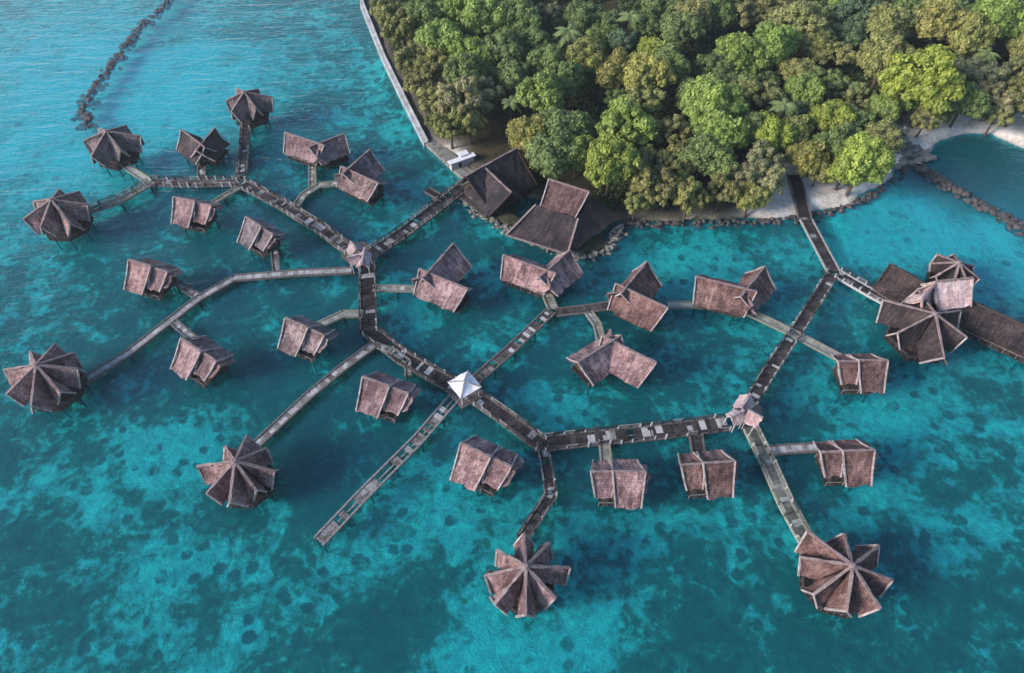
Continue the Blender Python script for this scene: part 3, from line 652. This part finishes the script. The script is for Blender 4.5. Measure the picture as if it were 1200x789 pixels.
walkway([(782, 357), (830, 358), (868, 360)], 1.7, .3, 'thin cream walkway running level under the ragged dark cottage', m=G, light2=.9, rails=False, seed=28)
walkway([(866, 360), (925, 388), (988, 421)], 2.0, .15, 'green-grey walkway slanting across the long right walkway', m=G, light2=.62, rails=False, seed=29)
walkway([(690, 366), (700, 380), (704, 398)], 1.7, .3, 'short spur down to the V-shaped cottage', m=G, light2=.5, rails=False, seed=30)
walkway([(638, 520), (700, 513), (765, 507), (852, 496)], 3.2, .3, 'broad dark walkway with pale posts running level to the pink three-gabled gazebo', light2=.22, gaps=.05, seed=31)
walkway([(880, 470), (905, 430), (935, 385), (975, 322)], 2.6, .35, 'long right walkway rising from the pink gazebo to the stilt complex junction', light2=.28, gaps=.08, beams=.5, seed=32)
walkway([(978, 320), (962, 290), (943, 254)], 3.2, .1, 'dark plank bridge from the sandy shore to the stilt complex junction', light2=.2, m=M_DECK, beams=.7, rails=False, seed=33)
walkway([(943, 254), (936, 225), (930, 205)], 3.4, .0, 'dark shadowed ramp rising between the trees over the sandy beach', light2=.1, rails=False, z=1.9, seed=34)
walkway([(982, 321), (1020, 343), (1064, 366)], 2.8, .3, 'walkway with a scalloped cream edge leading to the stilt complex', light2=.25, beams=.85, posts=.9, seed=35)
walkway([(636, 522), (641, 552), (646, 580), (612, 632)], 2.0, .4, 'crooked narrow walkway down to the bottom star-roofed cottage', light2=.3, gaps=.08, seed=36)
walkway([(708, 516), (711, 548)], 2.0, .1, 'short grey spur to the left square cottage of the pair', m=G, light2=.5, rails=False, seed=37)
walkway([(815, 506), (820, 540)], 2.6, .0, 'short dark spur to the right square cottage of the pair', light2=.2, rails=False, seed=38)
walkway([(878, 500), (900, 545), (920, 590), (948, 641)], 2.6, .3, 'walkway from the pink three-gabled gazebo down to the brown star-roofed cottage', m=G, light2=.4, gaps=.1, beams=.6, seed=39)
walkway([(898, 529), (925, 526), (966, 524)], 1.9, .9, 'short pale plank bridge between the right walkway and a cottage', light2=.75, rails=False, seed=40)
walkway([(500, 222), (520, 234)], 2.0, .0, 'small dark boat landing beside the shore walkway', light2=.1, rails=False, seed=41)

# ------------------------------------------------------------------ rocks, sea wall
def rocks(name, line, width, sizes, dens, m, label, cat, zc=0.0, seed=1, kind=None, amp=1.0):
    q = random.Random(seed); pts = [P(a, b) for a, b in line]; org = pts[0].copy(); org.z = 0; V = []; Fc = []
    import bmesh
    bm = bmesh.new(); bmesh.ops.create_icosphere(bm, subdivisions=1, radius=1); bv = [v.co.copy() for v in bm.verts]; bf = [tuple(v.index for v in f_.verts) for f_ in bm.faces]; bm.free()
    for a, b in zip(pts[:-1], pts[1:]):
        L = (b-a).length; d = (b-a)/L; n = Vector((-d.y, d.x, 0))
        for _ in range(int(L*dens)):
            t = q.uniform(0, L); o = q.gauss(0, width*.33); c = a+d*t+n*o-org; s_ = q.uniform(*sizes)
            c.z = zc+amp*(.5-abs(o)/width)*.9+q.uniform(-.25, .15); rot = Matrix.Rotation(q.uniform(0, 6.28), 3, 'Z') @ Matrix.Rotation(q.uniform(0, 6.28), 3, 'X')
            sq = Vector((q.uniform(.7, 1.3), q.uniform(.7, 1.2), q.uniform(.5, .8))); i = len(V)
            for v in bv: vv = rot @ v; V.append(c+Vector((vv.x*sq.x, vv.y*sq.y, vv.z*sq.z))*s_*q.uniform(.8, 1.15))
            Fc += [tuple(i+k_ for k_ in f_) for f_ in bf]
    me = bpy.data.meshes.new(name); me.from_pydata(V, [], Fc); me.materials.append(m); me.update()
    o = bpy.data.objects.new(name, me); o.location = org; COL.objects.link(o); tag(o, label, cat, kind=kind); return o
rocks('rock_breakwater', BW_L, 2.8, (.3, 1.15), 4.4, M_ROCK, 'half-sunken dark rock breakwater curving down from the top left edge', 'breakwater', -.55, 3, 'stuff')
rocks('rock_breakwater', BW_R, 2.8, (.3, 1.1), 5.5, M_ROCK, 'straight rock breakwater running from the cove to the right edge', 'breakwater', .1, 4, 'stuff')
rocks('rock_bank', [(528, 222), (560, 250), (600, 272), (640, 292), (690, 303), (716, 292), (728, 272)], 1.8, (.22, .6), 6.5, M_ROCKL, 'mossy rock bank enclosing the pond beside the shore pavilions', 'rock bank', .15, 5, 'stuff')
rocks('rock_bank', [(722, 262), (760, 264), (830, 262), (900, 260), (950, 254), (1000, 242), (1040, 216), (1062, 198)], 2.0, (.22, .7), 4.0, M_ROCK, 'dark wet rocks along the foot of the wooded shore', 'rock bank', .0, 6, 'stuff')
rocks('rock_bank', [(1050, 170), (1066, 182), (1078, 192)], 7, (.6, 1.5), 9.0, M_ROCKL, 'pale boulders heaped between the beach and the right breakwater', 'rock bank', .6, 8, 'stuff')
def sea_wall():
    line = [(425, 4), (450, 66), (476, 119), (500, 166)]
    line = [(421, -60)]+line
    pts = [P(a, b, 1.3) for a, b in line]; c = P(500, 166); root = empty('sea_wall', (c.x, c.y, 0)); tag(root, 'long pale concrete sea wall along the left side of the island', 'sea wall'); l = loc_frame(root)
    a_ = MB(); b_ = MB()
    for i, (a, b) in enumerate(zip(pts[:-1], pts[1:])):
        a = l(a); b = l(b); d = (b-a).normalized(); n = Vector((-d.y, d.x, 0)); L = (b-a).length; m = (a+b)/2+n*(-.2)
        a_.box(Z(m, -.3-i*.003), d*(L/2+.25), n*.62, Vector((0, 0, 1.6))); b_.box(Z(m+n*.45, 1.5-i*.003), d*(L/2+.2), n*.16, Vector((0, 0, .2)))
    a_.build('wall_body', M_WALLC, root); b_.build('parapet', M_WALLC, root)
sea_wall()
def quay():
    line = [(500, 166), (520, 184), (540, 203), (556, 212)]; pts = [P(a, b, 1.0) for a, b in line]; c = pts[0]; root = empty('stone_quay', (c.x, c.y, 0)); tag(root, 'low dark-edged stone quay between the sea wall and the shore walkway', 'quay'); l = loc_frame(root)
    a_ = MB()
    for i, (a, b) in enumerate(zip(pts[:-1], pts[1:])):
        a = l(a); b = l(b); d = (b-a).normalized(); n = Vector((-d.y, d.x, 0)); L = (b-a).length
        a_.box(Z((a+b)/2+n*1.0, -.6-i*.003), d*(L/2+.1), n*1.6, Vector((0, 0, 1.6)))
    a_.build('stone_body', M_ROCKL, root)
quay()
M_MOSS = plain('mossy_stone', (.03, .038, .022), (.11, .115, .07), .6, .95, .15)
line = [(534, 226), (562, 246), (600, 267), (640, 286), (690, 297), (712, 288)]; pts = [P(a, b, .3) for a, b in line]; root = empty('stone_terrace', (pts[0].x, pts[0].y, 0)); tag(root, 'low mossy stone terrace between the pond and the lagoon', 'terrace'); l = loc_frame(root)
a_ = MB()
for i, (a, b) in enumerate(zip(pts[:-1], pts[1:])):
    a = l(a); b = l(b); d = (b-a).normalized(); n = Vector((-d.y, d.x, 0)); L = (b-a).length; a_.box(Z((a+b)/2+n*1.7, -.9-i*.004), d*(L/2+.7), n*1.7, Vector((0, 0, 1.25)))
a_.build('stone_body', M_MOSS, root)
# moored boat by the pond mouth
c = P(722, 272, .4); bo = empty('rowing_boat', (c.x, c.y, 0.05), R(50)); tag(bo, 'small pale brown boat moored beside the pond bank', 'boat')
b = MB(); st_ = []
for i in range(9):
    t = -1+i/4; wdt = .85*(1-abs(t)**2.6)+.04; st_.append([b.vert((t*2.6, sg*wdt*kk, .1+.55*kk2+.25*t*t)) for sg, kk, kk2 in ((-1, 1, 1), (-1, .6, 0), (1, .6, 0), (1, 1, 1), (1, .85, .95), (1, .5, .15), (-1, .5, .15), (-1, .85, .95))])
for i in range(8):
    for j in range(8): b.f.append((st_[i][j], st_[i+1][j], st_[i+1][(j+1) % 8], st_[i][(j+1) % 8]))
b.f.append(tuple(st_[0])); b.f.append(tuple(reversed(st_[8]))); b.build('hull', M_BOARD, bo)
for x in (-1, .5): s_ = MB(); s_.box((x, 0, .55), Vector((.15, 0, 0)), Vector((0, .65, 0)), Vector((0, 0, .03))); s_.build('bench', M_WALL, bo)

# ------------------------------------------------------------------ trees
def leafquads(C, Nn, size, q):
    n = len(C); t = q.normal(size=(n, 3)); t -= (t*Nn).sum(1, keepdims=True)*Nn; t /= np.linalg.norm(t, axis=1, keepdims=True)+1e-9
    b = np.cross(Nn, t); s = size*q.uniform(.65, 1.35, (n, 1)); asp = q.uniform(.45, .8, (n, 1))
    return np.stack([C-t*s, C-b*s*asp, C+t*s, C+b*s*asp], 1)
ICO = None
def ico():
    global ICO
    if ICO is None:
        import bmesh
        bm = bmesh.new(); bmesh.ops.create_icosphere(bm, subdivisions=2, radius=1)
        ICO = (np.array([v.co[:] for v in bm.verts]), np.array([[v.index for v in f_.verts] for f_ in bm.faces])); bm.free()
    return ICO
def crown_mesh(seed, nclump, rc, flat, leaves, leaf, spread, name='crown'):
    q = np.random.RandomState(seed); V = []; F4 = []; T = []; F3 = []; nv = 0
    iv, if_ = ico(); cl = []
    tries = 0
    while len(cl) < nclump and tries < 4000:
        tries += 1; d = q.normal(size=3); d /= np.linalg.norm(d)
        if d[2] < -.35: continue
        r_ = q.uniform(spread, 1.0)**.6*(1+.18*math.sin(3*math.atan2(d[1], d[0])+seed)); c = d*r_*(1-rc[0]*.8); c[2] = c[2]*flat
        rad = q.uniform(*rc)
        if all(np.linalg.norm(c-o)>(rad+ro)*.55 for o, ro in cl): cl.append((c, rad))
    for c, rad in cl:
        ton = q.uniform(.25, .75)
        jit = 1+q.normal(size=(len(iv), 1))*.10
        V.append(c+iv*rad*.80*jit*[1, 1, .85]); F3.append(if_+nv); nv += len(iv); T.append(np.full(len(iv), ton*.5))
        m = int(leaves*(rad/rc[1])**2); d = q.normal(size=(m, 3)); d[:, 2] += .45; d /= np.linalg.norm(d, axis=1, keepdims=True)
        C = c+d*rad*q.uniform(.78, 1.12, (m, 1))*[1, 1, .88]; Nn = d+q.normal(size=(m, 3))*.45; Nn /= np.linalg.norm(Nn, axis=1, keepdims=True)
        Q = leafquads(C, Nn, leaf, q).reshape(-1, 3); V.append(Q); F4.append(np.arange(nv, nv+4*m).reshape(-1, 4)); nv += 4*m
        T.append(np.repeat(np.clip(ton+q.normal(size=m)*.18, 0, 1), 4))
    return np_mesh(name, np.concatenate(V), F3, F4, np.concatenate(T), M_LEAF), [c for c, _ in cl]
def np_mesh(name, V, F3, F4, T, m):
    me = bpy.data.meshes.new(name); f3 = np.concatenate(F3).ravel() if F3 else np.zeros(0, int); f4 = np.concatenate(F4).ravel() if F4 else np.zeros(0, int)
    li = np.concatenate([f3, f4]).astype(np.int32); n3 = len(f3)//3; n4 = len(f4)//4
    ls = np.concatenate([np.arange(n3)*3, n3*3+np.arange(n4)*4]).astype(np.int32)
    me.vertices.add(len(V)); me.vertices.foreach_set('co', V.astype(np.float32).ravel()); me.loops.add(len(li)); me.loops.foreach_set('vertex_index', li)
    me.polygons.add(n3+n4); me.polygons.foreach_set('loop_start', ls)
    at = me.attributes.new('tone', 'FLOAT', 'POINT'); at.data.foreach_set('value', T.astype(np.float32)); me.materials.append(m); me.update(calc_edges=True); return me
def trunk_mesh(seed, cl, zc):
    q = random.Random(seed); b = MB(); b.cyl((0, 0, -.2), (.03, .02, zc*.6), .085, .055, 8); top = Vector((.03, .02, zc*.58))
    for c in q.sample(cl, min(7, len(cl))):
        e = Vector(c)*.8+Vector((0, 0, zc)); mid = top.lerp(e, .5)+Vector((0, 0, -.06)); b.cyl(top, mid, .04, .028, 6); b.cyl(mid, e, .028, .012, 6)
    o = b.build('trunk', M_BARK); me = o.data; bpy.data.objects.remove(o); return me
ZC = 1.35
STY = {'round': [], 'clumpy': [], 'dense': []}
for i in range(5): STY['round'].append(crown_mesh(10+i, 46, (.2, .34), .72, 190, .062, .5))
for i in range(5): STY['clumpy'].append(crown_mesh(30+i, 34, (.15, .27), .75, 130, .058, .35))
for i in range(4): STY['dense'].append(crown_mesh(50+i, 60, (.16, .27), .78, 150, .055, .55))
STY = {s: [(c, trunk_mesh(i*7+3, cl, ZC)) for i, (c, cl) in enumerate(v)] for s, v in STY.items()}
def palm_mesh(seed):
    q = np.random.RandomState(seed); V = []; F4 = []; T = []; nv = 0
    for f_ in range(17):
        az = f_*2.4+q.uniform(-.2, .2); el = q.uniform(-.1, .9); L = q.uniform(.85, 1.1); d = np.array([math.cos(az), math.sin(az), 0]); s = np.array([-d[1], d[0], 0]); pts = []
        for k_ in range(8):
            t = k_/7; pts.append(d*L*t*math.cos(el*.6)+np.array([0, 0, L*(math.sin(el)*t-.75*t*t)]))
        for k_ in range(1, 8):
            p0, p1 = pts[k_-1], pts[k_]
            for h in range(3):
                pm = p0+(p1-p0)*(h/3); wl_ = .24*math.sin(math.pi*min(.97, (k_-1+h/3)/7*.9+.1))
                for sg in (-1, 1):
                    tip = pm+s*sg*wl_+d*.09+np.array([0, 0, -wl_*.45]); V += [pm, pm+(p1-p0)*.3, tip+d*.02, tip]; F4.append([nv, nv+1, nv+2, nv+3]); nv += 4; T += [.4+.3*q.rand()]*4
    return np_mesh('crown', np.array(V), [], [np.array(F4)], np.array(T), M_LEAF)
PALM = [palm_mesh(i) for i in range(3)]
b = MB(); pv = Vector((0, 0, -.1))
for i in range(6): nx_ = Vector((.05*(i+1)**1.3/6, 0, -.1+(i+1)*.29)); b.cyl(pv, nx_, .05-.004*i, .046-.004*i, 8); pv = nx_
o = b.build('trunk', M_BARK); PTR = o.data; bpy.data.objects.remove(o)
COLS = {'bright green': (.135, .195, .055), 'vivid yellow-green': (.155, .20, .045), 'yellow-green': (.165, .172, .06), 'mid green': (.098, .14, .055),
        'olive': (.138, .152, .062), 'brownish olive': (.135, .145, .064), 'grey-olive': (.15, .158, .098), 'dark green': (.08, .12, .052), 'deep blue-green': (.058, .095, .056), 'pale grey': (.20, .20, .18)}
TREES = [  # px, py, r_px, colour, style
 (452, 14, 17, 'olive', 'clumpy'), (470, 34, 19, 'olive', 'clumpy'), (500, 18, 21, 'mid green', 'round'), (533, 12, 21, 'bright green', 'round'), (567, 24, 23, 'bright green', 'round'), (604, 22, 24, 'mid green', 'round'),
 (482, 66, 20, 'brownish olive', 'clumpy'), (516, 50, 22, 'bright green', 'round'), (549, 62, 22, 'bright green', 'round'), (588, 58, 23, 'mid green', 'dense'), (622, 48, 20, 'mid green', 'round'),
 (493, 92, 18, 'brownish olive', 'clumpy'), (510, 80, 17, 'yellow-green', 'clumpy'), (547, 92, 22, 'mid green', 'dense'), (575, 88, 16, 'mid green', 'round'), (541, 122, 24, 'grey-olive', 'clumpy'), (563, 112, 20, 'grey-olive', 'clumpy'), (514, 120, 19, 'brownish olive', 'clumpy'),
 (528, 150, 17, 'olive', 'clumpy'), (550, 146, 16, 'olive', 'clumpy'), (508, 142, 9, 'brownish olive', 'clumpy'),
 (640, 76, 20, 'mid green', 'round'), (636, 112, 25, 'bright green', 'dense'), (662, 92, 22, 'mid green', 'dense'), (688, 68, 24, 'yellow-green', 'round'), (703, 46, 16, 'mid green', 'round'), (655, 58, 14, 'mid green', 'round'),
 (626, 158, 25, 'yellow-green', 'round'), (660, 152, 26, 'mid green', 'round'), (646, 186, 23, 'mid green', 'round'), (676, 182, 19, 'bright green', 'round'),
 (715, 196, 27, 'vivid yellow-green', 'dense'), (733, 146, 27, 'bright green', 'dense'), (726, 84, 22, 'yellow-green', 'round'), (756, 92, 24, 'yellow-green', 'round'), (766, 58, 17, 'vivid yellow-green', 'round'), (784, 76, 22, 'mid green', 'round'), (755, 122, 20, 'olive', 'clumpy'),
 (642, 16, 18, 'grey-olive', 'clumpy'), (684, 20, 20, 'dark green', 'round'), (712, 30, 19, 'dark green', 'dense'), (758, 30, 18, 'dark green', 'round'), (776, 8, 18, 'dark green', 'round'), (728, 52, 15, 'deep blue-green', 'dense'), (795, 40, 20, 'mid green', 'round'),
 (787, 160, 19, 'brownish olive', 'clumpy'), (797, 188, 20, 'brownish olive', 'clumpy'), (766, 190, 19, 'brownish olive', 'clumpy'), (752, 216, 19, 'brownish olive', 'clumpy'), (782, 220, 21, 'brownish olive', 'clumpy'), (745, 238, 13, 'olive', 'clumpy'), (808, 232, 19, 'olive', 'clumpy'),
 (832, 130, 27, 'bright green', 'dense'), (846, 158, 24, 'bright green', 'round'), (812, 112, 18, 'mid green', 'round'), (822, 184, 21, 'mid green', 'round'), (845, 196, 17, 'mid green', 'round'),
 (868, 62, 26, 'bright green', 'round'), (905, 58, 24, 'bright green', 'round'), (842, 82, 20, 'dark green', 'dense'), (812, 26, 21, 'olive', 'round'), (840, 16, 20, 'mid green', 'round'), (872, 14, 20, 'brownish olive', 'clumpy'), (903, 12, 20, 'brownish olive', 'clumpy'), (935, 26, 26, 'olive', 'dense'), (955, 50, 20, 'yellow-green', 'round'), (982, 64, 18, 'olive', 'clumpy'),
 (892, 108, 22, 'olive', 'clumpy'), (866, 104, 18, 'mid green', 'round'), (935, 84, 19, 'olive', 'round'), (942, 110, 20, 'bright green', 'round'), (966, 92, 18, 'mid green', 'clumpy'), (1008, 114, 19, 'brownish olive', 'clumpy'), (985, 108, 16, 'mid green', 'clumpy'),
 (904, 158, 20, 'vivid yellow-green', 'round'), (876, 150, 19, 'mid green', 'round'), (932, 152, 19, 'olive', 'round'), (974, 138, 19, 'vivid yellow-green', 'round'), (1000, 142, 17, 'mid green', 'round'), (1034, 130, 15, 'bright green', 'round'),
 (948, 184, 19, 'yellow-green', 'round'), (978, 168, 22, 'mid green', 'round'), (1010, 192, 27, 'vivid yellow-green', 'dense'), (990, 200, 17, 'vivid yellow-green', 'round'), (960, 200, 14, 'olive', 'round'),
 (893, 192, 19, 'grey-olive', 'clumpy'), (870, 206, 19, 'grey-olive', 'clumpy'), (902, 214, 17, 'grey-olive', 'clumpy'), (846, 224, 18, 'brownish olive', 'clumpy'), (880, 232, 14, 'yellow-green', 'round'),
 (1034, 76, 27, 'olive', 'dense'), (1078, 98, 33, 'vivid yellow-green', 'dense'), (1052, 116, 20, 'bright green', 'dense'), (1008, 14, 22, 'deep blue-green', 'dense'), (1000, 40, 18, 'deep blue-green', 'round'), (1038, 32, 24, 'olive', 'round'), (1066, 16, 20, 'mid green', 'round'),
 (1104, 28, 26, 'yellow-green', 'round'), (1134, 48, 23, 'yellow-green', 'round'), (1166, 26, 27, 'bright green', 'round'), (1198, 34, 22, 'bright green', 'round'), (1118, 78, 15, 'dark green', 'clumpy'), (1144, 88, 22, 'grey-olive', 'clumpy'), (1168, 112, 20, 'grey-olive', 'clumpy'), (1192, 88, 21, 'olive', 'clumpy'), (1130, 120, 20, 'mid green', 'round'),
 (1196, 122, 18, 'brownish olive', 'clumpy'), (1170, 134, 14, 'brownish olive', 'clumpy'), (1085, 140, 15, 'brownish olive', 'clumpy'), (1054, 160, 10, 'pale grey', 'clumpy'), (1104, 132, 14, 'dark green', 'clumpy'), (1215, 60, 22, 'olive', 'round'), (1225, 110, 22, 'olive', 'round'), (1230, 20, 24, 'mid green', 'round')]
PALMS = [(668, 36, 18), (738, 18, 17), (918, 122, 18), (598, 118, 14), (590, 8, 14), (762, 150, 13), (1160, 62, 15), (858, 118, 13)]
placed = []; tid = [0]; recs = []
def add_tree(px, py, r_, colr, style, fill=False):
    r_ *= 1.2; Rw = r_/S(py)*.96; 
    for _ in range(3):
        zc = 1.5+ZC*Rw; dist = (P(px, py, zc)-Vector((0, 0, H))).dot(_f); Rw = r_*dist/F
    c = P(px, py, zc); gz = ground_z(c.x, c.y); tid[0] += 1; q = random.Random(tid[0]*31)
    zs = (zc-gz)/(ZC*Rw)
    root = empty('broadleaf_tree', (c.x, c.y, gz), q.uniform(0, 6.28)); root.scale = (Rw*q.uniform(.88, 1.16), Rw*q.uniform(.88, 1.16), Rw*min(1.25, max(.85, zs))*q.uniform(.9, 1.12))
    cm, tm = STY[style][q.randrange(len(STY[style]))]
    co = bpy.data.objects.new('crown', cm); co.location = (0, 0, ZC); co.parent = root; COL.objects.link(co)
    b = COLS[colr]; v = q.uniform(.85, 1.15); co.color = (b[0]*v*q.uniform(.93, 1.07), b[1]*v, b[2]*v*q.uniform(.9, 1.1), 1)
    to = bpy.data.objects.new('trunk', tm); to.parent = root; COL.objects.link(to)
    placed.append((c.x, c.y, Rw)); recs.append((root, px, py, colr, Rw, style, fill)); return root
for t in TREES: add_tree(*t)
# the rest of the wood: lower, darker trees in the gaps and beyond the frame
q = random.Random(11); PV = [(568, 170, 95, 60), (545, 205, 60, 30), (650, 235, 80, 45)]
n_f = 0; tries = 0
while tries < 2600:
    tries += 1; px = q.uniform(430, 1330); py = q.uniform(-75, 250); r_ = q.uniform(12, 19)*(.8 if py < 20 else 1)
    Rw = r_/S(py); c = P(px, py, 1.5+ZC*Rw)
    sd_ = float(sdist(np.array([c.x]), np.array([c.y]), ISLW)[0])
    if sd_ < Rw*.75+1.0: continue
    if (590 > px > 560 and 150 < py < 250) or (535 < px < 720 and py > 168): continue
    if 925 < px < 975 and py > 200: continue
    if 915 < px < 945 and py > 180: continue
    if any((c.x-a)**2+(c.y-b)**2 < ((Rw+r2)*.62)**2 for a, b, r2 in placed): continue
    if n_f > 75: break
    add_tree(px, py, r_, q.choice(['dark green', 'mid green', 'deep blue-green', 'mid green', 'olive', 'bright green']), q.choice(['round', 'dense', 'clumpy']), True); n_f += 1
prec = []
for (px, py, r_) in PALMS:
    Rw = r_/S(py)*.9; zt = 2+2.6*Rw; c = P(px, py, zt); gz = ground_z(c.x, c.y); q = random.Random(int(px))
    root = empty('palm_tree', (c.x, c.y, gz), q.uniform(0, 6.28)); hh_ = (zt-gz)/Rw/1.64; root.scale = (Rw, Rw, Rw)
    co = bpy.data.objects.new('crown', PALM[int(px) % 3]); co.parent = root; co.location = (.05*6**.3, 0, 1.64*hh_); COL.objects.link(co); co.color = (.12, .165, .075, 1)
    to = bpy.data.objects.new('trunk', PTR); to.parent = root; to.scale = (1, 1, hh_); COL.objects.link(to); prec.append((root, px, py))
ordn = ['leftmost', 'second', 'third', 'fourth', 'fifth', 'sixth', 'seventh', 'eighth', 'ninth', 'tenth', 'eleventh', 'twelfth', 'thirteenth', 'fourteenth', 'fifteenth', 'sixteenth', 'seventeenth', 'eighteenth', 'nineteenth', 'twentieth']
def rowname(py):
    return 'along the top edge' if py < 25 else 'in the upper wood' if py < 70 else 'in the middle wood' if py < 125 else 'in the lower wood' if py < 175 else 'near the lagoon shore'
seen = {}
for rec in sorted(recs, key=lambda r_: r_[1]):
    root, px, py, colr, Rw, style, fill = rec
    shp = {'round': 'rounded', 'clumpy': 'loose clumpy', 'dense': 'dense domed'}[style]; kx = (colr, shp, rowname(py)); i = seen.get(kx, 0); seen[kx] = i+1
    root['_k'] = i
for rec in recs:
    root, px, py, colr, Rw, style, fill = rec
    shp = {'round': 'rounded', 'clumpy': 'loose clumpy', 'dense': 'dense domed'}[style]; kx = (colr, shp, rowname(py)); i = root['_k']; del root['_k']
    if seen[kx] == 1: lab = f'the only {colr} tree with a {shp} crown {rowname(py)}'
    elif i == 0: lab = f'leftmost {colr} tree with a {shp} crown {rowname(py)}'
    else: lab = f'{ordn[i]} {colr} tree from the left with a {shp} crown {rowname(py)}'
    tag(root, lab, 'tree', 'broadleaf trees of the island wood')
plab = ['grey-green palm with star-like fronds in the upper left of the wood', 'palm with feathery fronds by the top edge, among dark trees', 'palm with star-like fronds in the right middle of the wood, above yellow-green crowns', 'palm leaning over the dark clearing left of the bright dense tree', 'small palm by the top edge among mid green crowns', 'small palm between green and brownish olive crowns left of the middle', 'palm among grey-olive crowns near the right edge', 'small palm beside the dark trees in the centre of the wood']
for (root, px, py), lb in zip(prec, plab): tag(root, lb, 'palm', 'palms in the island wood')

# undergrowth: one mass of low leafy ground cover under and between the trees
qq = np.random.RandomState(5); pts = []
xs = qq.uniform(ISLW[:, 0].min(), 190, 60000); ys = qq.uniform(ISLW[:, 1].min(), 260, 60000)
sdp = sdist(xs, ys, ISLW); ok = (sdp > 3.0) & (fbm(xs, ys, .2, 3, 8) > -.5)
for (a, b, rr) in [(945, 225, 10), (905, 240, 5), (1060, 180, 10), (1110, 150, 8), (1185, 162, 12), (560, 200, 9), (590, 195, 12), (640, 228, 11)]:
    c = P(a, b, 1); ok &= (xs-c.x)**2+(ys-c.y)**2 > rr**2
xs = xs[ok]; ys = ys[ok]; ix = np.clip(np.searchsorted(gx, xs), 0, len(gx)-1); iy = np.clip(np.searchsorted(gy, ys), 0, len(gy)-1)
zs = Hh[iy, ix]; n_ = len(xs); rep = 4
C = np.repeat(np.stack([xs, ys, zs], 1), rep, 0)+qq.normal(size=(n_*rep, 3))*[.5, .5, .25]+[0, 0, .5]
Nn = qq.normal(size=(len(C), 3))*.5+[0, 0, 1]; Nn /= np.linalg.norm(Nn, axis=1, keepdims=True)
Q = leafquads(C, Nn, .42, qq).reshape(-1, 3)
me = np_mesh('undergrowth', Q, [], [np.arange(len(Q)).reshape(-1, 4)], np.repeat(qq.uniform(.1, .8, len(C)), 4), M_LEAF)
uo = bpy.data.objects.new('undergrowth', me); COL.objects.link(uo); uo.color = (.05, .075, .03, 1); tag(uo, 'dark leafy undergrowth covering the island floor between the trees', 'undergrowth', kind='stuff')

# the air: slight haze over the whole place
b = MB(); b.box((0, 0, 50.0), Vector((6000, 0, 0)), Vector((0, 6000, 0)), Vector((0, 0, 58.0)))
k = N('haze'); pvn = k.n('VolumePrincipled', ins={'Color': (.85, .93, 1, 1), 'Density': .00015, 'Anisotropy': .2}); k.t.links.new(pvn.outputs[0], k.out.inputs['Volume'])
ho = b.build('haze', k.m); tag(ho, 'thin pale haze in the air over the lagoon', 'haze', kind='stuff')
